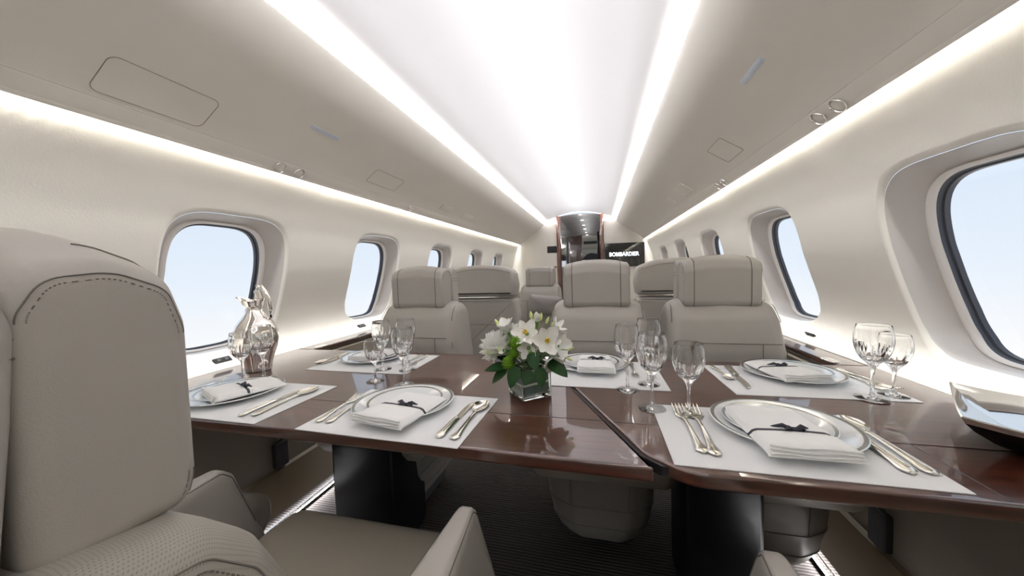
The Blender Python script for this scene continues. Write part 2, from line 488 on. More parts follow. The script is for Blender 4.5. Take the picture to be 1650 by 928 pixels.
# round reading lights on the valance strip
def reading_light(loc, s, label, r=.036):
    root = empty('reading_light', loc); tag(root, label, 'reading light', 'round reading lights under the overhead valance')
    root.rotation_euler = (0, s*-math.atan2(1.80-1.568, 1.045-.70)+pi if False else 0, 0)
    mb = MB(); mb.lathe([(r, -.001), (r, .004), (r*.93, .007), (r*.86, .004), (r*.84, -.002)], 36)
    a = mb.build('bezel', M['chrome'], root)
    mb = MB(); mb.lathe([(r*.84, .0), (r*.8, .003), (r*.4, .005), (.0, .0055)], 32)
    c = mb.build('lamp_cap', M['bin'], root)
    ang = math.atan2(1.80-1.568, 1.045-.70)
    ang = math.atan2(.039, .043)
    n = Vector((-s*sin(ang), 0, -cos(ang)))
    root.rotation_euler = n.to_track_quat('Z', 'Y').to_euler()
    return root
for s, y, lab in ((-1, 1.245, 'round reading light above the jug window, nearer of the left front pair'), (-1, 1.345, 'round reading light above the jug window, farther of the left front pair'),
                  (-1, 2.33, 'small round reading light farther along the left valance'),
                  (1, 1.332, 'round reading light at upper right, nearer one of the large pair'), (1, 1.43, 'round reading light at upper right, farther one of the large pair'),
                  (1, 2.34, 'round reading light on the right valance, nearer of the small second pair'), (1, 2.44, 'round reading light on the right valance, farther of the small second pair')):
    ang = math.atan2(1.80-1.568, 1.045-.70)
    ang = math.atan2(.039, .043); n = Vector((-s*sin(ang), 0, -cos(ang)))
    reading_light(Vector((s*1.0545, y, 1.5524))+n*.0006, s, lab, .0275)

# ------------------------------------------------------------------ forward bulkhead, doorway, corridor, cockpit
mb = MB()
def bulk(y, xl, xr, top):
    # wall above, left and right of the doorway, following the ceiling arch
    pass
XL, XR, DT = -.40, .416, 2.03
P = []
zs = [0, .3, .6, .9, 1.1, 1.2, 1.3, 1.4, 1.53, 1.62, 1.75, 1.86]
def halfwall(s, xi):
    outer = []
    for z in zs: outer.append((s*(wx(z)+.06 if z < 1.62 else 1.14), Y_END, z))
    mb.loft([[(xi, Y_END, z) for z in zs], outer], closed=False)
    n = 12; xa = [xi+(s*1.14-xi)*i/n for i in range(n+1)]
    mb.loft([[(x, Y_END, 1.86) for x in xa], [(x, Y_END, max(1.861, cz(x)+.01)) for x in xa]], closed=False)
halfwall(-1, XL); halfwall(1, XR)
xa = [XL+(XR-XL)*i/12 for i in range(13)]
mb.loft([[(x, Y_END, cz(x)-.012) for x in xa], [(x, Y_END, cz(x)+.02) for x in xa]], closed=False)
st(mb.build('wall_front', M['wall'], smooth=False))
mb = MB(); mb.box(-1.4, 1.4, Y_AFT-.03, Y_AFT, 0, 2.1); st(mb.build('wall_back', M['wall']))
# mahogany jambs with rounded faces
door = st(empty('door_1', (0, Y_END, 0)))
for a, b in ((-.402, -.325), (.354, .418)):
    mb = MB(); xm = (a+b)/2
    P = rpoly([(a, -.045), (b, -.045), (b, .12), (a, .12)], [.03, .03, .004, .004], 6)
    zt = cz(max(abs(a), abs(b)))-.004
    mb.loft([[(x, y, z) for x, y in P] for z in (0, .5, 1., 1.5, zt)], cap1=True)
    mb.build('door_jamb', M['woodv'], door)
# corridor shell
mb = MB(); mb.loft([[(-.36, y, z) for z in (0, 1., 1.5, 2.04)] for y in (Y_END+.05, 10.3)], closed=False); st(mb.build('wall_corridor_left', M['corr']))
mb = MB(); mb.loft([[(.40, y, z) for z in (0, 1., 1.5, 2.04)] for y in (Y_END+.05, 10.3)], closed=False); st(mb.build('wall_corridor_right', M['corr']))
mb = MB(); xs2 = [-.37+.79*i/12 for i in range(13)]
mb.loft([[(x, y, 2.03-.25*x*x) for x in xs2] for y in (Y_END+.02, 10.4)], closed=False); st(mb.build('ceiling_corridor', M['corrc']))
k_ = 0
CORR_L = []
for y in (6.33, 7.05, 7.85, 8.68, 9.5, 10.2):
    root = empty('downlight', (.02, y, 2.029)); CORR_L.append(y)
    tag(root, 'small bright downlight in the corridor ceiling beyond the doorway, %s' % ['nearest the cabin', 'second from the cabin', 'third from the cabin', 'fourth from the cabin', 'fifth from the cabin', 'farthest of the row'][k_], 'downlight', 'row of corridor downlights')
    k_ += 1
    mb = MB(); mb.lathe([(.04, 0.0), (.045, -.004), (.036, -.006), (.034, -.002)], 20); mb.build('rim', M['chrome'], root)
    mb = MB(); mb.lathe([(.034, -.003), (.0, -.0035)], 20); mb.build('lens', M['lamp'], root)
# cockpit end
mb = MB()
mb.box(-.36, -.12, 10.2, 10.25, 0, 2.04); mb.box(.33, .40, 10.2, 10.25, 0, 2.04)
st(mb.build('wall_cockpit_partition', M['woodv']))
mb = MB(); mb.box(-1.2, 1.2, 11.2, 11.25, 0, 1.13); mb.box(-1.2, 1.2, 11.2, 11.25, 1.36, 2.1)
mb.box(-1.2, -1.15, 10.25, 11.2, 0, 2.1); mb.box(1.15, 1.2, 10.25, 11.2, 0, 2.1)
st(mb.build('wall_cockpit', M['sky_cream']))
mb = MB(); mb.loft([[(-1.2, y, z), (1.2, y, z)] for y, z in ((10.2, 2.0), (10.7, 1.96), (11.25, 1.62))], closed=False)
st(mb.build('ceiling_cockpit', M['sky_cream']))
mb = MB()
for x, z in ((-.02, 1.93), (.12, 1.93), (.02, 1.84), (.17, 1.84), (.28, 1.86)):
    mb.box(x-.03, x+.03, 10.80, 10.84, z-.02, z+.02)
mb.box(-.1, .35, 10.815, 10.825, 1.80, 1.90, 0)
tag(mb.build('overhead_switch_panel', M['blackm']), 'row of dark switch clusters on the cream cockpit ceiling', 'switch panel')
mb = MB()
P = rpoly([(-.16, 1.36), (.0, 1.50), (.12, 1.53), (.30, 1.50), (.55, 1.36), (.55, 1.32), (-.5, 1.32), (-.5, 1.35)], .03, 4)
puff(mb, P, 10.9, 11.05, .01, XZ); 
tag(mb.build('instrument_glareshield', M['blackm']), 'black humped instrument glareshield at the far end of the cockpit', 'instrument panel')
mb = MB()
pr = [(.345+.012*sin(i*1.6), 9.2+.04*i) for i in range(12)]
mb.loft([[(x-.03, y, z) for x, y in pr]+[(x+.0, y, z) for x, y in pr[::-1]] for z in (.1, 1.2, 2.0)], cap0=True, cap1=True)
tag(mb.build('curtain', M['blackm']), 'dark gathered curtain at the right of the corridor before the cockpit', 'curtain')
mb = MB(); P = rpoly([(-.355, .3), (-.32, .3), (-.32, 1.66), (-.355, 1.72)], .008, 3)
puff(mb, P, 8.0, 8.16, .008, XZ)
tag(mb.build('galley_panel', M['pane_lt']), 'narrow white upright panel on the left wall of the dark corridor', 'panel')

# monitor on the right of the doorway
tv = empty('monitor', (.755, Y_END, 1.28)); tag(tv, 'wide black monitor on the forward bulkhead showing white lettering', 'monitor')
mb = MB(); P = rpoly([(-.325, -.21), (.325, -.21), (.325, .195), (-.325, .195)], .006, 3)
puff(mb, P, -.035, 0, .004, XZ); mb.build('casing', M['black'], tv)
mb = MB(); P = rpoly([(-.318, -.203), (.318, -.203), (.318, .188), (-.318, .188)], .003, 2)
mb.loft([[(x, -.0352, z) for x, z in P], [(x, -.0358, z) for x, z in P]], cap1=True); mb.build('screen', M['screen'], tv)
cu = D.curves.new('lettering', 'FONT'); cu.body = 'BOMBARDIER'; cu.size = .093; cu.extrude = .0006; cu.offset = .0028
cu.align_x = 'CENTER'; cu.align_y = 'CENTER'; cu.space_character = 1.02
cu.materials.append(M['logo'])
tmp = D.objects.new('tmp_text', cu); COL.objects.link(tmp); bpy.context.view_layer.update()
me_t = D.meshes.new_from_object(tmp.evaluated_get(bpy.context.evaluated_depsgraph_get())); D.objects.remove(tmp)
tx = D.objects.new('lettering', me_t); COL.objects.link(tx); tx.parent = tv; tx['kind'] = 'stuff'
tx.location = (-.01, -.0368, .0); tx.rotation_euler = (pi/2, 0, 0); tx.scale = (.84, 1, 1)
mb = MB(); P = rpoly([(-.086, -.06), (.086, -.06), (.086, .06), (-.086, .06)], .004, 3)
puff(mb, P, -.012, 0, .003, XZ)
for k in range(5): mb.box(-.075, .075, -.0135, -.012, -.045+.019*k, -.038+.019*k, 0)
tag(mb.build('speaker_grille', M['blackm'], loc=(-.49, Y_END, 1.418)), 'small black slotted grille on the bulkhead left of the doorway', 'grille')
mb = MB(); P = rpoly([(-.03, -.014), (.03, -.014), (.03, .014), (-.03, .014)], .004, 3)
puff(mb, P, -.01, 0, .003, XZ)
tag(mb.build('door_switch', M['woodv'], loc=(-.44, Y_END, 1.10)), 'small mahogany switch plate beside the left door jamb', 'switch')
# ------------------------------------------------------------------ seats
def make_seat(name, perf=False, dz=0., arms=(-1, 1), hs=1., dm=.040):
    root = empty(name)
    # cushion
    P = rpoly([(.20, .33), (.69, .315), (.735, .37), (.735, .425), (.70, .452), (.45, .462), (.20, .45)], [.03, .04, .05, .04, .06, .1, .03], 6)
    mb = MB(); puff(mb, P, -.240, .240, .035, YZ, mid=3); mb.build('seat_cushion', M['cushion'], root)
    # base below
    P = rpoly([(-.21, .20), (.21, .20), (.19, .64), (.10, .69), (-.10, .69), (-.19, .64)], [.05, .05, .08, .06, .06, .08], 5)
    mb = MB()
    mb.loft([[(x*k, .45+(y-.45)*k, z) for x, y in P] for z, k in ((.05, .66), (.09, .80), (.14, .90), (.22, .97), (.30, 1.), (.325, 1.))], cap0=True, cap1=True)
    b = mb.build('seat_base', M['basel'], root)
    mb = MB()
    for z, k in ((.14, .902), (.22, .972)): mb.tube([(x*k*1.002, .45+(y-.45)*k*1.002, z) for x, y in P], .0016, 4, closed=True)
    for x in (-.1, .1): mb.tube([(x*.972, .45+.24*.972+.001, .22), (x*1., .691, .322)], .0016, 4)
    mb.build('seam', M['seam'], b)
    mb = MB(); P2 = rpoly([(-.13, .25), (.13, .25), (.13, .55), (-.13, .55)], .04, 4); puff(mb, P2, 0.002, .055, .005, XY); mb.build('floor_pedestal', M['blackm'], root)
    # backrest
    bz = -.012 if perf else 0.
    P = rpoly([(.08, .34), (.34, .34), (.325, .55), (.318, .70), (.285, .79+dz+bz), (.235, .845+dz+bz), (.15, .862+dz+bz), (.07, .845+dz+bz), (.035, .79+dz+bz), (.03, .60)],
              [.03, .03, .2, .15, .07, .06, .07, .05, .06, .2], 6)
    hw = .232
    def dfm(u, v, w):     # narrower towards the shoulders
        k = max(0, (v-.62)/.25); return u, v, w*(1-.10*k)
    mb = MB(); puff(mb, P, -hw, hw, .055, YZ, n=7, mid=5, deform=dfm, mcap=1)
    br = mb.build('backrest', [M['perf'] if perf else M['leather'], M['pale'] if perf else M['leather']], root, angle=60)
    # seams
    mb = MB()
    if not perf:
        yf = lambda z: .3195 if z < .70 else .318
        mb.tube([(x, .3215-.00*abs(x), .735) for x in [-.19+.38*i/10 for i in range(11)]], .0018, 5)
        for x in (-.125, .125): mb.tube([(x, .327, .5), (x, .3245, .60), (x, .321, .70), (x, .3205, .734)], .0016, 5)
        for s in (-1, 1):
            # edge seam running up the bolster, inset from the side face
            Q = inset(P, .010)
            polyseg(mb, [YZ(*dfm(u, v, s*(hw-.012))) for u, v in Q if v > .42 and u > .15], .0016)
        mb.build('seam', M['seam'], br)
    else:
        for s in (-1, 1):
            Q = inset(P, .028)
            polyseg(mb, [YZ(*dfm(u, v, s*(hw-.0066))) for u, v in Q if v > .42], .0010, .2)
            Q = inset(P, .036); Q = [q for q in Q if q[1] > .42]
            pts = [Vector(YZ(*dfm(u, v, s*(hw-.0026)))) for u, v in Q]
            for a, b2 in zip(pts, pts[1:]):
                L = (b2-a).length; n = max(1, int(L/.006))
                if L > .2: continue
                for k in range(n): mb.tube([a+(b2-a)*((k+.15)/n), a+(b2-a)*((k+.7)/n)], .0009, 4)
        mb.build('seam', M['thread'], br)
    # headrest
    P = rpoly([(.143, .832+dz), (.250, .832+dz), (.259, .86+dz), (.260, 1.015+dz), (.248, 1.058+dz), (.205, 1.078+dz), (.160, 1.072+dz), (.143, 1.04+dz)],
              [.022, .022, .05, .05, .03, .05, .03, .03], 6)
    P = [(a_, .832+dz+(b_-.832-dz)*hs) for a_, b_ in P]
    h2 = .150
    def dome(u, v, w):
        k = max(0, min(1, (v-dz-.86)/.2)); q = min(1, abs(w)/h2)
        return u-.012*max(0, (.75-q))*(1 if u > .2 else 0), v+dm*k*(1-q*q), w
    mb = MB(); puff(mb, P, -h2, h2, .016, YZ, n=6, mid=11, deform=dome)
    hr = mb.build('headrest', M['leather'], root, angle=60)
    for s in (-1, 1):
        w = s*.108; mb = MB()
        pts = [Vector(YZ(*dome(u, v, w))) for u, v in inset(P, -.0004) if u > .20]
        mb.tube(pts, .0010 if perf else .0017, 5)
        mb.build('seam', M['thread'] if perf else M['seam'], hr); mb = MB()
        # side panel edge stitching
        Q = [q for q in inset(P, .012) if not (q[0] < .158 and q[1] < .99+dz) and q[1] > .845+dz]
        pts = [Vector(YZ(u, v+.0, s*(h2+.0002))) for u, v in Q]
        Qs = [q for q in inset(P, .007) if not (q[0] < .158 and q[1] < .99+dz) and q[1] > .845+dz]
        polyseg(mb, [Vector(YZ(u, v, s*(h2-.0012))) for u, v in Qs], .0006)
        for a, b2 in zip(pts, pts[1:]):
            L = (b2-a).length; n = max(1, int(L/.0055))
            if L > .03: continue
            for k in range(n): mb.tube([a+(b2-a)*((k+.2)/n), a+(b2-a)*((k+.65)/n)], .0005, 4)
        mb.build('stitching', M['thread'] if perf else M['seam'], hr)
    # rear shell of the headrest
    dz0, dz = dz, dz-(.04 if hs < 1 else 0)
    P = rpoly([(.055, .70+dz), (.120, .70+dz), (.134, .85+dz), (.146, .96+dz), (.152, 1.03+dz), (.140, 1.068+dz), (.10, 1.085+dz), (.06, 1.04+dz)], [.02, .03, .1, .08, .04, .03, .03, .04], 6)
    mb = MB(); puff(mb, P, -h2-.004, h2+.004, .014, YZ, n=5, mid=3)
    rs = mb.build('rear_shell', M['pale'] if perf else M['leather'], root, angle=60)
    mb = MB()
    for z in (1.02, 1.006):
        for s in (-1, 1): mb.tube([(s*(h2+.0043), .07, z+dz), (s*(h2+.0043), .138, z+dz+.002), (s*(h2-.004), .152-.002, z+dz+.002)], .0009, 4)
    mb.build('seam', M['thread'], rs)
    # armrests
    for s in arms:
        P = rpoly([(.16, .36), (.690, .34), (.655, .45), (.618, .585), (.590, .612), (.40, .612), (.16, .60)], [.03, .02, .1, .03, .03, .1, .04], 6)
        def adf(u, v, w, s=s):
            k = 1-.62*max(0, min(1, (u-.36)/.27))**2-.20*max(0, min(1, (v-.5)/.11))+.45*max(0, min(1, (.58-v)/.2))
            return u, v, (s*.325 if s < 0 else .305)+(w-s*.325)*k
        mb = MB(); puff(mb, P, s*.325-.047, s*.325+.047, .022, YZ, n=5, mid=1, deform=adf)
        ar = mb.build('armrest', M['leather'], root, angle=60)
        mb = MB()
        for t in (-1, 1):
            Q = inset(P, .007); polyseg(mb, [YZ(*adf(u, v, s*.325+t*(.047-.0058))) for u, v in Q if v > .37 and u > .2], .0013, .3)
        mb.build('seam', M['seam'], ar)
    return root

NEARG = 'beige leather seats on the near side of the table'
FARG = 'beige leather seats on the far side of the table'
sA = make_seat('cabin_seat', perf=True); sA.location = (-.255, 0, 0)
tag(sA, 'beige leather seat in the left foreground, large headrest and perforated backrest close up', 'seat', NEARG)
sB = make_seat('cabin_seat', perf=True, arms=()); sB.location = (-.86, .03, 0)
tag(sB, 'beige seat mostly hidden behind the big foreground headrest, dark cushion corner showing', 'seat', NEARG)
sC = make_seat('cabin_seat', perf=True, arms=(-1,)); sC.location = (.885, .0, 0)
tag(sC, 'seat at the bottom right of which only a pointed armrest tip shows', 'seat', NEARG)
fs = make_seat('cabin_seat', dz=.046, arms=(-1, 1), hs=.82, dm=.026); fs.rotation_euler = (0, 0, pi); fs.location = (-.618, 1.865, 0)
tag(fs, 'beige seat facing the camera alone on the left of the table by the second window', 'seat', FARG)
f2 = copy_tree(fs); f2.location = (.295, 1.865, 0)
tag(f2, 'beige seat facing the camera just behind the flowers, left one of the adjoining pair', 'seat', FARG)
f3 = copy_tree(fs); f3.location = (.812, 1.865, 0)
tag(f3, 'beige seat facing the camera nearest the right windows, right one of the adjoining pair', 'seat', FARG)
for o in (f2, f3):
    for ch in [c for c in D.objects if c.parent == o and c.name.startswith('armrest')]:
        wx0 = sum(v.co.x for v in ch.data.vertices)/len(ch.data.vertices)
        if (o is f2 and wx0 < 0) or (o is f3):     # pair shares no arm in the middle
            for g in [c for c in D.objects if c.parent == ch]: D.objects.remove(g)
            D.objects.remove(ch)

# second row, seen from behind: wide shells with a seam under the headrest
def make_back_seat(name):
    root = empty(name)
    P = rpoly([(-.27, .36), (.27, .36), (.285, .60), (.265, .855), (-.265, .855), (-.285, .60)], [.03, .03, .2, .03, .03, .2], 6)
    mb = MB(); puff(mb, P, .03, .20, .03, XZ, n=5)
    b = mb.build('backrest', M['leather'], root)
    mb = MB(); mb.tube([(x, .0295, .66) for x in (-.24, 0, .24)], .0014, 4); mb.tube([(x, .0295, .838) for x in (-.235, 0, .235)], .0014, 4); mb.build('seam', M['seam'], b)
    P = rpoly([(-.262, .868), (.262, .868), (.275, .95), (.258, 1.06), (.15, 1.10), (0, 1.112), (-.15, 1.10), (-.258, 1.06), (-.275, .95)], [.02, .02, .1, .05, .2, .3, .2, .05, .1], 6)
    mb = MB(); puff(mb, P, .015, .19, .03, XZ, n=5)
    h = mb.build('headrest', M['leather'], root)
    mb = MB(); mb.tube([(-.238, .0145, 1.045), (-.12, .0145, 1.072), (0, .0145, 1.078), (.12, .0145, 1.072), (.238, .0145, 1.045)], .0012, 4); mb.build('seam', M['seam'], h)
    P = rpoly([(.18, .32), (.66, .32), (.68, .42), (.62, .455), (.18, .45)], .03, 5)
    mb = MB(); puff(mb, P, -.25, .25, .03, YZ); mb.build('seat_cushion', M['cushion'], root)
    P = rpoly([(-.2, .15), (.2, .15), (.2, .6), (-.2, .6)], .06, 5)
    mb = MB(); puff(mb, P, .002, .32, .01, XY); mb.build('seat_base', M['blackm'], root)
    for s in (-1, 1):
        P = rpoly([(.12, .34), (.62, .34), (.60, .58), (.12, .60)], .03, 5)
        mb = MB(); puff(mb, P, s*.30-.035, s*.30+.035, .02, YZ); mb.build('armrest', M['leather'], root)
    mb = MB(); mb.box(-.26, .26, .04, .18, .30, .37); mb.build('lower_shell', M['blackm'], root)
    return root
BG = 'seats of the second row turned away'
b1 = make_back_seat('cabin_seat'); b1.location = (-.555, 2.40, 0); tag(b1, 'seat back turned away behind the left table seat, wide shell with double seam', 'seat', BG)
b2 = copy_tree(b1); b2.location = (.82, 2.40, 0); tag(b2, 'seat back turned away, seen between the two adjoining table seats below the monitor', 'seat', BG)
t3 = copy_tree(fs); t3.rotation_euler = (0, 0, pi); t3.location = (-.30, 3.85, 0)
tag(t3, 'small far seat facing the camera left of the doorway with a grey pillow on it', 'seat')
def mk_pillow():
    mb = MB(); n = 16; g = []
    for sgn in (1, -1):
        pass
    rings = []
    P = rpoly([(-.17, -.10), (.17, -.10), (.17, .10), (-.17, .10)], .03, 5)
    for k, w in ((.0, -1), (.55, -.8), (.85, -.45), (1., 0), (.85, .45), (.55, .8), (.0, 1)):
        rings.append([(x*max(k, .02)**.5, .045*w, z*max(k, .02)**.5) for x, z in P])
    mb.loft(rings, cap0=True, cap1=True)
    o = mb.build('pillow', M['pillow'], loc=(-.22, 3.44, .70)); o.rotation_euler = (.2, .12, 0)
    tag(o, 'grey rectangular pillow leaning on the small far seat', 'pillow')
mk_pillow()

# ------------------------------------------------------------------ tables
TH_T = .028
def slab(name, poly, cat, label, seams):
    root = empty(name, (0, 0, 0)); tag(root, label, cat, 'glossy mahogany tabletops')
    mb = MB(); puff(mb, poly, TZ-TH_T, TZ, .005, XY, n=4, mid=0)
    t = mb.build('tabletop', M['wood'], root, angle=50)
    mb = MB()
    for a, b in seams: mb.tube([(a[0], a[1], TZ+.0002), (b[0], b[1], TZ+.0002)], .0009, 4)
    mb.build('inlay_line', M['darkwood'], t)
    return root
gd = lambda y: .226-.437*(y-1.057)     # diagonal joint
YF, YB = .650, 1.432
Lp = rpoly([(-1.212, YF+.012), (-.40, YF+.008), (.398, YF), (gd(.80)-.0045, .80), (gd(YB)-.0045, YB), (-1.212, YB)], [.0, .0, .004, .0, .01, .0], 4)
Rp = rpoly([(.455, YF-.004), (1.212, YF+.004), (1.212, YB), (gd(YB)+.004, YB), (gd(.80)+.004, .80), (gd(.70)+.004, .70)], [.12, 0, 0, .01, 0, .08], 8)
gd_ = [(gd(YB), YB), (gd(.80), .80), (gd(.70)+.002, .70), (.42, .668)]
tl = slab('dining_table', Lp, 'table', 'large mahogany tabletop on the left, holding the flowers, with a diagonal right edge', [((-1.2, .835), (gd(.835)-.008, .835)), ((-.60, .657), (-.60, .835))])
tr = slab('dining_table', Rp, 'table', 'mahogany tabletop on the right with a rounded near corner, holding the right place settings', [((gd(.832)+.01, .832), (1.2, .832)), ((.90, .66), (.90, .832))])
for root, x0, x1 in ((tl, -.70, -.44), (tr, .545, .745)):
    mb = MB(); P = rpoly([(x0, 1.06), (x1, 1.06), (x1, 1.30), (x0, 1.30)], .012, 3); puff(mb, P, .002, TZ-TH_T-.001, .004, XY)
    mb.build('pedestal', M['black'], root)
for root, x, y in ((tl, -.12, .74), (tl, .02, .74), (tr, .25, 1.0)):
    mb = MB(); mb.lathe([(.0, TZ-TH_T-.022), (.018, TZ-TH_T-.022), (.026, TZ-TH_T-.012), (.026, TZ-TH_T)], 20, x, y); mb.build('latch_knob', M['blackm'], root)

mb = MB(); rr_ = []
for x, y in gd_: rr_.append([(x-.006, y, TZ-.024), (x+.006, y, TZ-.024), (x+.006, y, TZ-.005), (x-.006, y, TZ-.005)])
mb.loft(rr_, cap0=True, cap1=True); mb.build('gap_shade_strip', M['blackm'], tr)  # black filler added so the gap between the tops reads as shade

# side ledges with the dark storage slot beyond the table
for s in (-1, 1):
    root = empty('side_ledge', (0, 0, 0))
    tag(root, '%s mahogany ledge under the windows with a dark slot beyond the table' % ('left' if s < 0 else 'right'), 'ledge')
    for y0, y1, nm in ((YB+.002, 6.18, 'ledge_top'), (-1.3, YF+.0, 'ledge_top')):
        mb = MB(); P = rpoly([(s*1.212, y0), (s*1.115, y0), (s*1.115, y1), (s*1.212, y1)], .002, 2); puff(mb, P, TZ-.02, TZ, .004, XY, n=3, mid=0); mb.build(nm, M['wood'], root)
    mb = MB(); mb.box(min(s*1.122, s*1.20), max(s*1.122, s*1.20), YB+.004, 6.17, TZ-.085, TZ-.021); mb.build('storage_slot', M['darkwood'], root)
    mb = MB(); P = rpoly([(s*1.13-.018, 1.455), (s*1.13+.018, 1.455), (s*1.13+.018, 1.53), (s*1.13-.018, 1.53)], .017, 5)
    puff(mb, P, TZ, TZ+.004, .002, XY, n=3); mb.build('latch', M['chrome'], root)

# power sockets
def socket(loc, s, label, w, h, tilt, group):
    mb = MB(); P = rpoly([(-w/2, -h/2), (w/2, -h/2), (w/2, h/2), (-w/2, h/2)], .003, 3)
    puff(mb, P, -.002, .005, .002, YZ if False else (lambda u, v, ww: (ww, u, v)))
    for k in (-1, 1): mb.box(.0045, .0065, k*w*.22-w*.1, k*w*.22+w*.1, -h*.22, h*.22, 1)
    o = mb.build('socket', [M['blackm'], M['gasket']], loc=loc)
    o.rotation_euler = (0, tilt, 0) if s < 0 else (0, -tilt, pi)
    tag(o, label, 'socket', group)
UG = 'small black sockets on the window sills'
for s, y, lab in ((-1, 1.095, 'small black socket on the sill under the jug window'), (-1, 1.985, 'small black socket on the sill left of the single far seat'), (1, 1.86, 'small black socket on the right sill beside the rightmost far seat'), (1, 1.02, 'small black socket on the right sill above the silver dish')):
    z = .718; socket((s*(wx(z)-.001), y, z), s, lab, .068, .026, -R_(48), UG)
for s, lab in ((-1, 'black hooded outlet low on the left side panel under the table'), (1, 'black outlet low on the right side panel in the dark under the table')):
    mb = MB(); P = rpoly([(-.032, -.055), (.032, -.055), (.032, .055), (-.032, .055)], .006, 3); puff(mb, P, 0, .022, .004, YZ)
    o = mb.build('outlet', M['blackm'], loc=(s*1.10, 1.186, .275)); o.rotation_euler = (0, 0, 0 if s < 0 else pi)
    tag(o, lab, 'outlet')
    mb = MB(); mb.tube([(.004, -.015, .058), (.010, -.01, .068), (.010, .01, .068), (.004, .015, .058)], .003, 6); mb.build('hook', M['chrome'], o)

# ------------------------------------------------------------------ tableware
def mk_mat(cx, y0, w, d, rz, label, skew=0.):
    mb = MB(); mb.add([(-w/2, -d/2, 0), (w/2, -d/2, 0), (w/2, d/2, 0), (-w/2, d/2, 0), (-w/2, -d/2, MT), (w/2, -d/2, MT), (w/2, d/2, MT), (-w/2, d/2, MT)],
                      [[3, 2, 1, 0], [4, 5, 6, 7], [0, 1, 5, 4], [1, 2, 6, 5], [2, 3, 7, 6], [3, 0, 4, 7]])
    o = mb.build('placemat', M['mat'], smooth=False, loc=(cx, y0+d/2, TZ+.0003)); o.rotation_euler = (0, 0, rz)
    tag(o, label, 'placemat', 'white rectangular placemats')
def plate_mesh(name, R, rimh, bands):
    mb = MB()
    pr = [(.0, .002), (R*.58, .002), (R*.60, 0), (R*.64, 0), (R*.66, .003), (R*.99, rimh-.001), (R, rimh+.0005), (R*.985, rimh+.002)]
    top = [(R*.66, .0065), (R*.60, .0045), (.0, .0045)]
    mb.lathe(pr, 64)
    mb.lathe([(R*.985, rimh+.002), (R*.93, rimh+.0005)], 64, mi=1 if bands else 0)
    mb.lathe([(R*.93, rimh+.0005), (R*.90, rimh-.0003)], 64)
    mb.lathe([(R*.90, rimh-.0003), (R*.888, rimh-.0006)], 64, mi=0)
    mb.lathe([(R*.888, rimh-.0006)]+top, 64)
    return mb
charger_src = None; salad_src = None
def mk_plate(kind, cx, cy, z, label):
    global charger_src, salad_src
    src = charger_src if kind == 'dinner' else salad_src
    if src is None:
        mb = plate_mesh('p', .137 if kind == 'dinner' else .103, .016 if kind == 'dinner' else .014, True)
        o = mb.build('dinner_plate' if kind == 'dinner' else 'side_plate', [M['china'], M['platerim']], angle=50)
        if kind == 'dinner': charger_src = o
        else: salad_src = o
    else: o = src.copy(); COL.objects.link(o)
    o.location = (cx, cy, z)
    tag(o, label, 'plate', 'large silver-rimmed dinner plates' if kind == 'dinner' else 'smaller silver-rimmed plates on the dinner plates')
    return o

def napkin(cx, cy, z, rz, w, l, label, bandv, flip=1):
    """folded linen pad: flat sheet at the back, puffy rolled folds in front, tied with a dark ribbon"""
    root = empty('napkin', (cx, cy, z), rz); tag(root, label, 'napkin', 'folded white napkins tied with dark ribbon')
    mb = MB(); nu, nv = 18, 26
    def top(u, v):
        x = (u-.5)*w*(1+.05*sin(3*v+u)); y = (v-.5)*l
        t = .009+.011*(1-v)**1.2
        edge = min(u, 1-u)*2; t *= min(1, (edge*3.0)**.5+.25) if edge < .3 else 1
        f = min(1, v/.06)**.5*min(1, (1-v)/.02+.4)
        t = t*f
        if v < bandv: t += .0016*sin(u*26+1.3)*min(1, (bandv-v)*6)*f
        t -= .004*math.exp(-((v-bandv)/.03)**2)
        x *= 1-.03*math.exp(-((v-bandv)/.05)**2)
        return (x, y, t)
    rings = []
    for j in range(nv+1):
        v = j/nv; row = [top(i/nu, v) for i in range(nu+1)]
        low = [(p[0]*(.97), p[1], .0008) for p in row[::-1]]
        rings.append(row+low)
    mb.loft(rings, cap0=True, cap1=True)
    n = mb.build('linen', M['napkin'], root, angle=50)
    # visible fold layers at the front end
    mb = MB()
    for k in range(3):
        zz = .006+.006*k; mb.tube([((q-.5)*w*.94, -l/2+.004*abs(q-.5)-.0005+.002*k, zz+.0012*sin(q*9+k)) for q in [i/14 for i in range(15)]], .0021, 6)
    mb.build('fold', M['napkin'], n)
    # ribbon band
    mb = MB(); y = (bandv-.5)*l; r0 = []
    pts = []
    for i in range(nu+1):
        p = top(i/nu, bandv); pts.append(Vector((p[0], p[1]+.006*sin(i/nu*3.1), p[2]+.0012)))
    pts = [Vector((pts[0].x-.001, pts[0].y, .002))]+pts+[Vector((pts[-1].x+.001, pts[-1].y, .002))]
    rings = []
    for p in pts: rings.append([p+Vector((0, -.0035, 0)), p+Vector((0, .0035, 0)), p+Vector((0, .0035, .001)), p+Vector((0, -.0035, .001))])
    mb.loft(rings, cap0=True, cap1=True)
    mid = pts[len(pts)//2+flip]
    for a, L in ((.5, .034), (2.7, .040), (3.5, .022), (.1, .020)):
        e = mid+Vector((cos(a)*L, sin(a)*L*.7, .002)); q = (mid+e)/2+Vector((0, 0, .007))
        mb.tube([mid+Vector((0, 0, .003)), q, e], [.0022, .0042, .0012], 6)
    mb.tube([mid+Vector((-.005, 0, .004)), mid+Vector((.005, 0, .004))], .0042, 8)
    mb.build('ribbon', M['ribbon'], root)
    return root

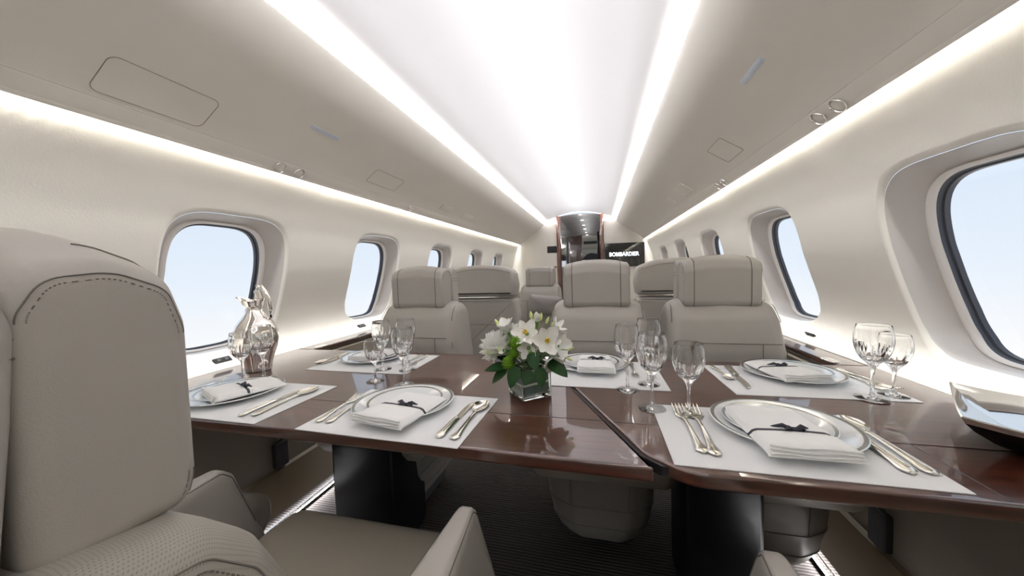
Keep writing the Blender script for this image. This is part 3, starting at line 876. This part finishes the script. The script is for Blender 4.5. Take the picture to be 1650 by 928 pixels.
# cutlery ------------------------------------------------------------
def strip(mb, st_, mi=0):
    """st_: list of (y, halfwidth, ztop, thickness); lens cross-section"""
    rings = []
    for y, w, z, t in st_:
        rings.append([(w*cos(a), y, z+(t*.5)*sin(a)) for a in [2*pi*k/10 for k in range(10)]])
    mb.loft(rings, cap0=True, cap1=True, mi=mi)
HANDLE = [(0, .0035, .006, .004), (.004, .0085, .006, .005), (.012, .0105, .0055, .005), (.022, .0092, .005, .005), (.035, .0065, .005, .0045), (.07, .0048, .0065, .004), (.10, .0038, .0075, .004), (.125, .0034, .0075, .0035)]
def cut_mesh(kind):
    mb = MB()
    if kind == 'fork':
        strip(mb, HANDLE+[(.140, .005, .006, .003), (.150, .0105, .0045, .0022), (.160, .0125, .004, .002), (.168, .0125, .0045, .002)])
        for k in range(4):
            x = -.0105+.007*k
            rings = [[(x+w*cos(a), y, z+.0011*sin(a)) for a in [2*pi*q/6 for q in range(6)]] for y, w, z in ((.166, .0024, .0045), (.180, .0021, .0055), (.20, .0018, .0085), (.212, .0008, .011))]
            mb.loft(rings, cap0=True, cap1=True)
        mb.tube([(x*.6, y, .0092) for x, y in ((0, .03), (0, .10))], .0011, 5)
    elif kind == 'spoon':
        strip(mb, HANDLE+[(.140, .0040, .0055, .003)])
        rings = []
        n = 24
        for f, dz in ((1., .0075), (1.03, .0085), (1., .009), (.9, .0065), (.7, .004), (.4, .0025), (.02, .002)):
            rings.append([(.0195*f*sin(a)*(1-.12*cos(a)), .172+.034*f*-cos(a), dz) for a in [2*pi*q/n for q in range(n)]])
        mb.loft(rings, cap1=True)
        rings = []
        for f, dz in ((1., .0075), (.9, .005), (.7, .002), (.4, .0008), (.02, .0006)):
            rings.append([(.0195*f*sin(a)*(1-.12*cos(a)), .172+.034*f*-cos(a), dz) for a in [2*pi*q/n for q in range(n)]])
        mb.loft(rings, cap1=True)
        mb.tube([(0, .03, .0088), (0, .10, .0105)], .0011, 5)
    else:
        strip(mb, [(0, .004, .006, .006), (.004, .0088, .006, .008), (.012, .0105, .006, .009), (.03, .0085, .006, .009), (.06, .0075, .0065, .009), (.085, .0068, .007, .009), (.095, .0075, .007, .009), (.10, .006, .007, .007)])
        rings = []
        for y, a, b in ((.098, -.004, .005), (.108, -.007, .006), (.14, -.0095, .0065), (.17, -.010, .0065), (.192, -.008, .0065), (.206, -.003, .0064), (.212, .003, .0060)):
            rings.append([(a, y, .0045), (a+(b-a)*.5, y, .0038), (b, y, .0038), (b, y, .0056), (a+(b-a)*.5, y, .0056)])
        mb.loft(rings, cap0=True, cap1=True)
        mb.tube([(-.003, .02, .0106), (-.003, .085, .0112)], .0009, 5); mb.tube([(.003, .02, .0106), (.003, .085, .0112)], .0009, 5)
    return mb
CUT = {}
def cutlery(kind, x, y, ang, sc, label):
    """(x,y) is the handle end; ang = direction of the tip, 90 deg = away from camera"""
    if kind not in CUT:
        o = cut_mesh(kind).build('table_'+kind if kind == 'knife' else kind, M['cutlery'], angle=50); CUT[kind] = o
    else: o = CUT[kind].copy(); COL.objects.link(o)
    o.location = (x, y, TZ+MT-.0012); o.rotation_euler = (0, 0, R_(ang-90)); o.scale = (sc*1.05, sc, 1)
    tag(o, label, kind, 'silver cutlery of the place settings')

WOOD_D = [('mid', 'near setting left of the flowers')]
# place settings: mats
mk_mat(.650, .667, .430, .290, 0, 'white placemat at the near right of the table by the rounded corner')
mk_mat(-.201, .652, .432, .283, R_(-1.5), 'white placemat at the near edge just left of the flower vase')
mk_mat(-.768, .664, .432, .288, R_(-.5), 'white placemat at the near left, partly behind the foreground headrest')
mk_mat(-.615, 1.105, .450, .280, 0, 'white placemat in front of the single far left seat')
mk_mat(.290, 1.066, .430, .310, R_(.6), 'white placemat right behind the flower vase, in front of the middle far seat')
mk_mat(.885, 1.073, .425, .300, R_(1.5), 'white placemat in front of the rightmost far seat by the right windows')
SET = [('at the near right setting', .690, .857), ('at the near setting left of the flowers', -.228, .836), ('at the near left setting beside the big headrest', -.835, .826),
       ('at the far left setting', -.663, 1.300), ('at the far setting behind the flowers', .268, 1.308), ('at the far right setting', .908, 1.283)]
ZP = TZ+MT+.0004
for nm, cx, cy in SET:
    mk_plate('dinner', cx, cy, ZP, 'large white dinner plate with silver rim '+nm)
    mk_plate('salad', cx-.010 if cx > .5 and cy < 1 else cx+.004, cy, ZP+.0047, 'smaller silver-rimmed plate under the napkin '+nm)
ZN = ZP+.0155
napkin(.672, .812, ZN, R_(1), .150, .228, 'folded white napkin with dark ribbon at the near right setting', .36)
napkin(-.196, .775, ZN, R_(-9), .150, .195, 'folded white napkin with dark bow at the near setting left of the flowers', .48)
napkin(-.800, .835, ZN, R_(-24), .150, .190, 'folded white napkin on the near left plate beside the big headrest', .45)
napkin(-.650, 1.285, ZN, R_(-4), .125, .185, 'folded white napkin on the far left plate behind the four glasses', .5)
napkin(.290, 1.270, ZN, R_(1), .125, .215, 'folded white napkin with thin dark ribbon on the plate behind the flowers', .62)
napkin(.880, 1.262, ZN, R_(10), .135, .205, 'folded white napkin with dark bow on the far right plate', .60)
cutlery('fork', .497, .714, 90, 1.11, 'silver fork at the near right setting, outer one left of the plate')
cutlery('fork', .517, .708, 86.5, 1.17, 'silver fork at the near right setting, the one nearer the plate')
cutlery('knife', .815, .707, 89, 1.12, 'silver knife at the near right setting, handle beside the plate')
cutlery('spoon', .847, .710, 90, 1.12, 'large silver spoon at the near right setting, bowl toward the wine glasses')
cutlery('fork', -.390, .694, 96, .88, 'silver fork at the setting left of the flowers, outer one')
cutlery('fork', -.361, .696, 95, .95, 'silver fork at the setting left of the flowers, nearer the plate')
cutlery('knife', -.048, .677, 88, 1.0, 'silver knife at the setting left of the flowers, between plate and spoon')
cutlery('spoon', -.011, .675, 90, 1.06, 'silver spoon at the setting left of the flowers, closest to the vase')
cutlery('knife', -.638, .690, 91, 1.08, 'silver knife at the near left setting beside the headrest')
cutlery('spoon', -.602, .697, 91, 1.08, 'silver spoon at the near left setting beside the headrest')
cutlery('fork', -1.02, .73, 92, 1.0, 'silver fork at the near left setting, tines showing behind the napkin')
cutlery('fork', -.445, 1.375, -86, .80, 'silver fork at the far left setting, nearer the table middle')
cutlery('fork', -.478, 1.375, -87, .80, 'silver fork at the far left setting, nearer the plate')
cutlery('spoon', -.862, 1.370, -88, .95, 'silver spoon at the far left setting, left of the plate')
cutlery('knife', -.832, 1.370, -88, .95, 'silver knife at the far left setting, tucked against the plate')
cutlery('fork', .420, 1.350, -90, .85, 'silver fork at the setting behind the flowers, nearer the plate')
cutlery('fork', .466, 1.352, -88, .85, 'silver fork at the setting behind the flowers, farther from the plate')
cutlery('knife', .118, 1.36, -90, .95, 'silver knife behind the flower vase, left of its plate')
cutlery('spoon', .694, 1.345, -85, .74, 'small silver spoon at the far right setting, leftmost piece')
cutlery('knife', .747, 1.352, -95, 1.12, 'silver knife at the far right setting with dark reflecting blade')
cutlery('fork', 1.066, 1.34, -88, .95, 'silver fork at the far right setting under the wine glass stems')
cutlery('fork', 1.082, 1.365, -84, 1.0, 'silver fork at the far right setting, outermost by the wall')

# wine glasses ---------------------------------------------------------
def glass_mesh(h, r, kind):
    """cut crystal goblet: thick lathe with flutes cut into the lower bowl"""
    mb = MB(); seg = 60; bz = h*.46
    fr = r*.86
    out = [(.0, .0), (fr, .0), (fr+.0008, .001), (fr, .0022), (fr*.5, .004), (.008, .007), (.0045, .014), (.0038, .03), (.0038, bz*.72), (.0048, bz*.86), (.009, bz*.97)]
    H = h-bz
    bowl = [(.013, bz+H*.04), (r*.62, bz+H*.14), (r*.84, bz+H*.28), (r*.97, bz+H*.44), (r*1.0, bz+H*.58), (r*.97, bz+H*.74), (r*.90, bz+H*.88), (r*.845, h-.0006)]
    inn = [(r*.835, h), (r*.825, h-.0006), (r*.88, bz+H*.88), (r*.955-.0006, bz+H*.74), (r*.98-.001, bz+H*.58), (r*.94-.0012, bz+H*.44), (r*.79, bz+H*.28), (r*.56, bz+H*.17), (r*.25, bz+H*.12), (.0, bz+H*.115)]
    def rf(a, rr, z):
        t = (z-bz)/H
        if t < .03 or t > .62: return 0
        k = min(1, (t-.03)/.12)*min(1, (.62-t)/.12)
        return -.085*k*abs(sin(a*9))**.6*1.0
    mb.lathe(out+bowl, seg, rf=rf)
    mb.lathe([bowl[-1]]+inn, seg)
    bm = bmesh.new(); me = D.meshes.new('tmp'); me.from_pydata(mb.v, [], mb.f); bm.from_mesh(me)
    bmesh.ops.remove_doubles(bm, verts=bm.verts, dist=2e-5); bm.to_mesh(me)
    m2 = MB(); m2.v = [tuple(v.co) for v in me.vertices]; m2.f = [list(p.vertices) for p in me.polygons]; m2.m = [0]*len(m2.f)
    bm.free(); D.meshes.remove(me)
    return m2
GL = {}
def goblet(x, y, h, r, label):
    k = (h, r)
    if k not in GL: o = glass_mesh(h, r, 0).build('wine_glass', M['glass'], angle=35); GL[k] = o
    else: o = GL[k].copy(); COL.objects.link(o)
    on_mat = any(abs(x-a) < .215 and b < y < b+.3 for a, b in ((.65, .66), (-.2, .65), (-.768, .66), (-.615, 1.10), (.29, 1.062), (.885, 1.07)))
    o.location = (x, y, TZ+(MT+.0006 if on_mat else .0002)); tag(o, label, 'wine glass', 'cut crystal wine glasses')
goblet(.384, 1.060, .198, .0370, 'tall slim crystal glass standing just right of the napkin behind the flowers')
goblet(.452, 1.118, .206, .0370, 'tall crystal glass behind two others, right of the setting behind the flowers')
goblet(.435, .930, .198, .0385, 'crystal wine glass by the diagonal table joint, nearest of the cluster of three')
goblet(.516, .907, .177, .0375, 'single short crystal wine glass behind the forks of the near right setting')
goblet(1.001, 1.089, .196, .0400, 'large crystal wine glass on the right before the wall, left of its pair')
goblet(1.068, 1.120, .166, .0350, 'smaller crystal wine glass on the right, nearest the right wall')
goblet(-.457, 1.022, .148, .0340, 'short crystal glass at left of the table, lowest of the group of four')
goblet(-.331, 1.002, .192, .0365, 'crystal wine glass nearest the flowers on the left, front right of the group of four')
goblet(-.515, 1.150, .190, .0365, 'tall crystal glass at the rear left of the group of four')
goblet(-.412, 1.155, .196, .0365, 'tall crystal glass half hidden at the rear right of the group of four')
goblet(-.938, .935, .180, .0370, 'crystal glass in front of the silver jug, nearer the window')
goblet(-.905, .985, .198, .0370, 'crystal glass in front of the silver jug, right one of the two')

# silver jug ------------------------------------------------------------
jug = empty('water_jug', (-1.040, 1.075, TZ+.0003)); tag(jug, 'polished silver jug with swept spout and tall looped handle by the left window', 'jug')
mb = MB(); pr = [(.0, .001), (.043, 0), (.046, .004), (.047, .02), (.056, .055), (.070, .095), (.078, .130), (.076, .160), (.064, .190), (.046, .215), (.032, .235), (.026, .250), (.027, .262)]
sgm = 40; rings = []
for r, z in pr: rings.append([(max(r, 1e-4)*cos(a), max(r, 1e-4)*sin(a), z) for a in [2*pi*i/sgm for i in range(sgm)]])
# swept lip: spout side at angle pi rises and reaches out, handle side rises high
for f in (.35, .7, 1.):
    ring = []
    for i in range(sgm):
        a = 2*pi*i/sgm; cs = -cos(a)
        sp = max(0, cs)**2
        r = .027+.010*f+.028*f*sp; z = .262+.020*f+.018*f*sp+.012*f*max(0, -cs)**2
        ring.append((r*cos(a), r*sin(a)*(1-.35*sp*f), z))
    rings.append(ring)
last = rings[-1]
for f in (0., .3, .7): rings.append([(p[0]*(.95-.25*f), p[1]*(.95-.25*f), p[2]-.002-.03*f) for p in last])
mb.loft(rings, cap0=True); mb.build('body', M['jug'], jug, angle=60)
mb = MB()
hp = [(.030, 0, .262), (.020, 0, .295), (.012, 0, .322), (.016, 0, .340), (.030, 0, .340), (.044, 0, .318), (.054, 0, .285), (.060, 0, .245), (.058, 0, .215), (.052, 0, .205)]
mb.tube(hp, [.006, .0095, .010, .008, .0075, .009, .0085, .0075, .006, .004], 12); mb.build('handle', M['jug'], jug)
jug.rotation_euler = (0, 0, R_(22))

# silver dish at the right edge -----------------------------------------
dish = empty('serving_dish', (1.125, .845, TZ+.0003), R_(-35)); tag(dish, 'silver and black square serving dish cut off by the right edge of the picture', 'dish')
def sq(a, z, b=None, n=12, bow=0., lift=0.):
    pts = []
    b = b or a
    for k in range(4):
        c0 = [(-1, -1), (1, -1), (1, 1), (-1, 1)][k]; c1 = [(-1, -1), (1, -1), (1, 1), (-1, 1)][(k+1) % 4]
        for i in range(n):
            t = i/n; x = c0[0]+(c1[0]-c0[0])*t; y = c0[1]+(c1[1]-c0[1])*t
            k2 = 1-bow*sin(pi*t); zz = z+lift*(abs(2*t-1)**2)
            pts.append((x*a*k2, y*b*k2, zz))
    return pts
mb = MB(); mb.loft([sq(.045, 0, .05), sq(.052, .004, .06), sq(.075, .020, .090), sq(.100, .040, .118, lift=.004), sq(.112, .052, .130, lift=.008)], cap0=True)
mb.build('outer_shell', M['black'], dish, angle=50)
mb = MB(); mb.loft([sq(.112, .052, .130, lift=.008), sq(.117, .062, .136, lift=.010), sq(.115, .064, .134, lift=.010), sq(.108, .056, .126, lift=.008), sq(.090, .036, .105, lift=.002), sq(.055, .018, .06), sq(.02, .014, .02)], cap1=True)
mb.build('silver_lining', M['chrome'], dish, angle=50)

# ------------------------------------------------------------------ flowers
VX, VY = .100, .985
RV = R_(40)
vase = empty('glass_vase', (VX, VY, TZ+.0002), RV); tag(vase, 'square clear glass vase lined with banded green leaves in the table middle', 'vase')
mb = MB(); a = .0485; hh = .098
def sqr(a, z, r=.006): return [(x, y, z) for x, y in rpoly([(-a, -a), (a, -a), (a, a), (-a, a)], r, 4)]
mb.loft([sqr(a-.003, 0), sqr(a, .003), sqr(a, hh-.002), sqr(a-.002, hh), sqr(a-.004, hh-.001, .003), sqr(a-.0045, .014, .003), sqr(a-.009, .011, .003)], cap0=True, cap1=True)
mb.build('glass_body', M['vglass'], vase, angle=50)
mb = MB(); b_ = a-.0062
bands = [(.016, .040, 0), (.040, .046, 1), (.046, .068, 0), (.068, .083, 1)]
for z0, z1, mi in bands:
    n = 10
    r_ = rpoly([(-b_, -b_), (b_, -b_), (b_, b_), (-b_, b_)], .006, 4)
    ri = [(x*.95, y*.95) for x, y in r_]
    w = lambda x, y, z: z+.05*x-.03*y
    mb.loft([[(x, y, w(x, y, z0)) for x, y in r_], [(x, y, w(x, y, z1)) for x, y in r_], [(x, y, w(x, y, z1)) for x, y in ri], [(x, y, w(x, y, z0)) for x, y in ri]], mi=mi)
tag(mb.build('leaf_wrap', [M['leafw'], M['leafs']], loc=(VX, VY, TZ+.0002)), 'dark green leaf with pale bands rolled inside the glass vase', 'leaf').rotation_euler = (0, 0, RV)
mb = MB()
for k in range(14):
    a0 = random.uniform(0, 2*pi); r0 = random.uniform(.004, .026)
    mb.tube([(VX+r0*cos(a0), VY+r0*sin(a0), TZ+.016), (VX-.6*r0*cos(a0), VY-.6*r0*sin(a0), TZ+.11)], .0025, 6)
tag(mb.build('cut_greenery', M['stem']), 'bundle of green stems standing in the vase water', 'stems')

def petal(mb, base, dirv, up, L, W, curl=.3, cup=.25, mi=0, n=7, m=6, point=.6):
    d = Vector(dirv).normalized(); u = Vector(up); u = (u-d*u.dot(d)).normalized(); sd = d.cross(u)
    g = []
    for i in range(n+1):
        t = i/n
        wd = W*(sin(pi*min(1, t**.75*.97+.03)))**point
        row = []
        c = Vector(base)+d*(L*t*(1-.12*curl*t))+u*(L*curl*t*t)
        for j in range(m+1):
            s_ = j/m*2-1
            row.append(c+sd*(s_*wd*.5)+u*(cup*wd*.5*s_*s_))
        g.append(row)
    o = len(mb.v)
    for r in g: mb.v += [tuple(p) for p in r]
    th = Vector(u)*-.0006
    for r in g: mb.v += [tuple(p+th) for p in r]
    K = (n+1)*(m+1)
    for i in range(n):
        for j in range(m):
            q = [o+i*(m+1)+j, o+i*(m+1)+j+1, o+(i+1)*(m+1)+j+1, o+(i+1)*(m+1)+j]
            mb.f.append(q); mb.f.append([x+K for x in q[::-1]]); mb.m += [mi, mi]
def P3(dx, dz, dy=0.):
    """offset in the vase frame: dx to the right, dy away from camera, dz above the table"""
    return Vector((VX+dx, VY+dy, TZ+dz))
def mum(c, r, n, mat, name, label, layers=7):
    mb = MB(); rings = []
    cv = Vector(c)
    for l in range(layers):
        ph = pi*.93*(l+.6)/layers
        cnt = max(4, int(n*sin(ph)))
        for k in range(cnt):
            a = 2*pi*(k+.5*(l % 2))/cnt+random.uniform(-.1, .1)
            d = Vector((sin(ph)*cos(a), sin(ph)*sin(a), cos(ph)))
            up = Vector((0, 0, 1)) if abs(d.z) < .9 else Vector((1, 0, 0))
            petal(mb, cv+d*r*.52, d+Vector((0, 0, .12)), up, r*.52*random.uniform(.85, 1.12), r*.34, .45, .6, n=4, m=3, point=.5)
    mb.lathe([(r*.02, -r*.66), (r*.47, -r*.47), (r*.66, 0), (r*.47, r*.47), (r*.02, r*.66)], 12, 0, 0)
    k = len(mb.v)-60
    for i in range(k, len(mb.v)): mb.v[i] = tuple(Vector(mb.v[i])+cv)
    o = mb.build(name, mat, angle=80)
    tag(o, label, 'flower', 'flowers arranged in the glass vase')
mum(P3(-.096, .138, -.005), .054, 30, M['petal'], 'white_chrysanthemum', 'large ruffled white bloom at the left of the flower arrangement', 8)
mum(P3(-.055, .168, .030), .040, 24, M['petal'], 'white_chrysanthemum', 'white ruffled bloom behind, at upper left of the flower arrangement', 7)
for c, r, lab in (((-.028, .162, -.045), .021, 'lime green button flower highest of the four, left of the centre'), ((-.034, .131, -.048), .017, 'small lime green button flower in the middle of the left side'),
                  ((-.048, .105, -.050), .023, 'lime green button flower lowest left, above the leaves'), ((.020, .128, -.048), .019, 'lime green button flower under the centre white petals'),
                  ):
    mum(P3(c[0], c[1], c[2]), r, 15, M['lime'], 'button_chrysanthemum', lab, 8)
def lily(c, axis, L, W, n, name, label, open_=.8, centre=True, matset=None, curl=.25):
    mb = MB(); ax = Vector(axis).normalized(); t = ax.orthogonal().normalized(); b = ax.cross(t); cv = Vector(c)
    for k in range(n):
        a = 2*pi*k/n+.2; rad = t*cos(a)+b*sin(a)
        d = ax*(1-open_)+rad*open_
        petal(mb, cv, d, ax, L*(1 if k % 2 else .88)*random.uniform(.93, 1.05), W*(1 if k % 2 else .8), curl, .35, mi=0, n=8, m=6)
    if centre:
        for k in range(6):
            a = 2*pi*k/6; rad = t*cos(a)+b*sin(a)
            mb.tube([cv, cv+ax*L*.30+rad*L*.06, cv+ax*L*.42+rad*L*.12], [.0015, .0012, .0028], 5, mi=1)
    mb.tube([cv-ax*.02, cv+ax*.006], [.003, .006], 8, mi=2)
    mb.tube([cv-ax*.018, (cv+Vector((VX, VY, TZ+.10)))/2, Vector((VX+random.uniform(-.02, .02), VY+random.uniform(-.02, .02), TZ+.085))], .0018, 6, mi=2)
    o = mb.build(name, matset or [M['petal'], M['yellow'], M['stem']], angle=80)
    tag(o, label, 'flower', 'flowers arranged in the glass vase')
lily(P3(.004, .186, -.030), (-.15, -.75, .45), .052, .034, 6, 'white_orchid', 'open white flower with yellow centre near the top middle of the arrangement', .85)
lily(P3(.060, .168, -.034), (.25, -.8, .25), .052, .040, 6, 'white_orchid', 'open white flower with pale yellow centre at right of the arrangement', .82)
lily(P3(.012, .152, -.05), (-.1, -.8, -.25), .042, .034, 5, 'white_orchid', 'downturned white flower in the centre, above the green button', .7, False)
lily(P3(.085, .150, -.012), (.8, -.4, .15), .050, .044, 6, 'white_orchid', 'white flower facing right at the right edge of the arrangement', .75, False)
lily(P3(.070, .118, -.03), (.35, -.7, -.45), .048, .046, 5, 'white_tulip', 'large drooping white bloom low on the right over the leaves', .45, False, curl=-.12)
lily(P3(-.058, .186, -.006), (-.25, -.35, .85), .052, .036, 6, 'white_lily', 'half closed white lily at the upper left of the arrangement', .38, False, curl=-.05)
lily(P3(.080, .196, .01), (.7, -.1, .6), .044, .018, 6, 'white_freesia', 'thin petalled white flower at the upper right tip of the arrangement', .7, False)
lily(P3(-.060, .140, -.045), (-.3, -.8, .3), .028, .018, 5, 'white_freesia', 'small creamy half open flower at left centre of the arrangement', .5, False)
lily(P3(.028, .214, .0), (.1, -.2, .95), .036, .020, 5, 'white_freesia', 'slender white flower rising at the top centre of the arrangement', .35, False)
def bud(p, d, L, lab, mat='petalg'):
    mb = MB(); d = Vector(d).normalized(); p = Vector(p)
    mb.tube([p+d*L*t for t in (0, .15, .4, .7, .95, 1.)], [.0014, L*.14, L*.20, L*.16, L*.06, .0006], 8)
    mb.tube([p, (p+Vector((VX, VY, TZ+.12)))/2+Vector((0, 0, .01)), Vector((VX, VY, TZ+.09))], .0012, 5, mi=1)
    tag(mb.build('flower_bud', [M[mat], M['stem']], angle=80), lab, 'bud', 'pale green buds around the flowers')
for c, d, L, lab in (((-.085, .205, -.01), (-.5, 0, .8), .026, 'pale green bud at the upper left tip of the flowers'), ((.014, .225, -.01), (-.1, 0, 1), .026, 'pale green bud at the very top of the flowers'),
                     ((.040, .222, -.01), (.15, 0, 1), .024, 'yellow green bud right of the top centre'), ((.056, .214, -.01), (.4, 0, .9), .022, 'yellow green bud at the upper right of the flowers'),
                     ((.070, .206, 0), (.6, 0, .7), .020, 'small green bud at the far upper right of the flowers'), ((.118, .138, -.01), (.9, -.1, .5), .018, 'tiny green bud sticking out at the right of the flowers'),
                     ((-.103, .128, -.05), (-.6, -.2, .7), .018, 'tiny green bud before the left white bloom'), ((-.076, .138, -.055), (-.2, -.2, .9), .018, 'small green bud between left bloom and lime flowers'),
                     ((.112, .118, -.02), (.7, -.2, -.2), .020, 'small green bud low on the right by the leaves')):
    bud(P3(*c[:2], c[2]), d, L, lab)
def leaf(c, d, L, W, lab):
    mb = MB(); petal(mb, P3(*c[:2], c[2]), d, (0, -.5, .8), L, W, -.15, .25, n=9, m=6, point=.75)
    st0 = P3(*c[:2], c[2])
    mb.tube([st0+Vector(d).normalized()*L*.9*0+Vector(d).normalized()*.004, st0, Vector((VX, VY, TZ+.10))], [.001, .0012, .0015], 5)
    tag(mb.build('leaf', M['leaf'], angle=80), lab, 'leaf', 'dark green leaves around the vase top')
for c, d, L, W, lab in (((-.060, .092, -.04), (-.85, -.25, -.05), .062, .036, 'dark green leaf pointing left under the white bloom'),
                        ((-.055, .088, -.045), (-.7, -.3, -.55), .060, .034, 'dark green leaf drooping to the lower left'),
                        ((-.022, .100, -.062), (-.25, -.35, -.75), .062, .040, 'dark green leaf hanging over the left front of the vase'),
                        ((.012, .092, -.064), (-.1, -.4, -.6), .042, .040, 'broad dark leaf over the front corner of the vase'),
                        ((.042, .100, -.060), (.15, -.4, -.8), .054, .036, 'dark green leaf hanging over the right front of the vase'),
                        ((.022, .142, -.064), (.25, -.45, -.7), .052, .036, 'dark green leaf beneath the right white flower'),
                        ((.066, .112, -.04), (.8, -.35, -.45), .066, .044, 'large dark leaf reaching out to the right'),
                        ((.052, .104, -.03), (.75, -.2, .05), .050, .034, 'dark green leaf pointing right behind the large one'),
                        ((-.048, .098, -.02), (-.5, -.45, .45), .050, .038, 'dark upright leaf left of the lime flowers'),
                        ((-.010, .100, -.05), (-.2, -.5, .4), .046, .036, 'dark leaf in the shaded middle of the arrangement'),
                        ((.036, .108, -.03), (.2, -.5, .6), .050, .036, 'dark leaf in the shade behind the hanging leaves'),
                        ((.010, .100, .0), (.0, -.5, .8), .050, .050, 'dark leaf deep inside the arrangement')):
    leaf(c, d, L, W, lab)

# ------------------------------------------------------------------ lights
def area(name, loc, size, size_y, power, direction, col=(1, .97, .93), up='Y'):
    l = D.lights.new(name, 'AREA'); l.shape = 'RECTANGLE'; l.size = size; l.size_y = size_y; l.energy = power; l.color = col
    o = D.objects.new(name, l); COL.objects.link(o); o.location = loc
    z = -Vector(direction).normalized(); y = Vector((0, 1, 0)); x = y.cross(z).normalized(); y = z.cross(x)
    mt = Matrix((x, y, z)).transposed().to_4x4(); mt.translation = Vector(loc); o.matrix_world = mt
    return o
LEN = Y_END-Y_AFT-.06; YM = (Y_END+Y_AFT)/2
for s in (-1, 1):
    area('ceiling_cove_light', (s*.790, YM, 1.879), .032, LEN, 112, (-s*1, 0, .34), (.965, .97, .99))
    area('window_wall_cove_light', (s*1.078, YM, 1.60),   .03, LEN, 50, (s*.85, 0, -.8), (1, .98, .935))
    area('floor_cove_light', (s*1.045, YM, .034), .012, LEN, 60, (-s*.5, 0, -1), (.95, .96, 1))
area('bulkhead_cove_light', (0, Y_END-.02, 1.90), 1.1, .01, 0.0, (0, 0, 1))
for y in CORR_L:
    l = D.lights.new('downlight_beam', 'POINT'); l.energy = 1.3; l.shadow_soft_size = .05
    o = D.objects.new('downlight_beam', l); COL.objects.link(o); o.location = (.02, y, 1.72)

w = D.worlds.new('sky'); bpy.context.scene.world = w; w.use_nodes = True
nt = w.node_tree; nt.nodes.clear()
out = nt.nodes.new('ShaderNodeOutputWorld'); bg = nt.nodes.new('ShaderNodeBackground')
tc = nt.nodes.new('ShaderNodeTexCoord'); sx = nt.nodes.new('ShaderNodeSeparateXYZ'); cr = nt.nodes.new('ShaderNodeValToRGB')
mr = nt.nodes.new('ShaderNodeMapRange'); mr.inputs['From Min'].default_value = -.30; mr.inputs['From Max'].default_value = .30
nt.links.new(tc.outputs['Generated'], sx.inputs[0]); nt.links.new(sx.outputs['Z'], mr.inputs['Value']); nt.links.new(mr.outputs[0], cr.inputs['Fac'])
e = cr.color_ramp.elements; e[0].position = .22; e[0].color = (1, 1, 1, 1); e[1].position = .78; e[1].color = (.72, .83, .97, 1)
m_ = e.new(.48); m_.color = (.82, .90, 1, 1)
nt.links.new(cr.outputs[0], bg.inputs['Color']); bg.inputs['Strength'].default_value = .86
nt.links.new(bg.outputs[0], out.inputs[0])

sc = bpy.context.scene
sc.view_settings.view_transform = 'Standard'; sc.view_settings.look = 'None'
sc.view_settings.exposure = 0.24; sc.view_settings.gamma = 1.0; sc.view_settings.use_curve_mapping = False
sc.cycles.use_denoising = True
sc.cycles.max_bounces = 14; sc.cycles.diffuse_bounces = 6; sc.cycles.glossy_bounces = 5; sc.cycles.transmission_bounces = 12; sc.cycles.transparent_max_bounces = 12
sc.cycles.sample_clamp_indirect = 6.0
sc.cycles.caustics_reflective = False; sc.cycles.caustics_refractive = True; sc.cycles.blur_glossy = .6
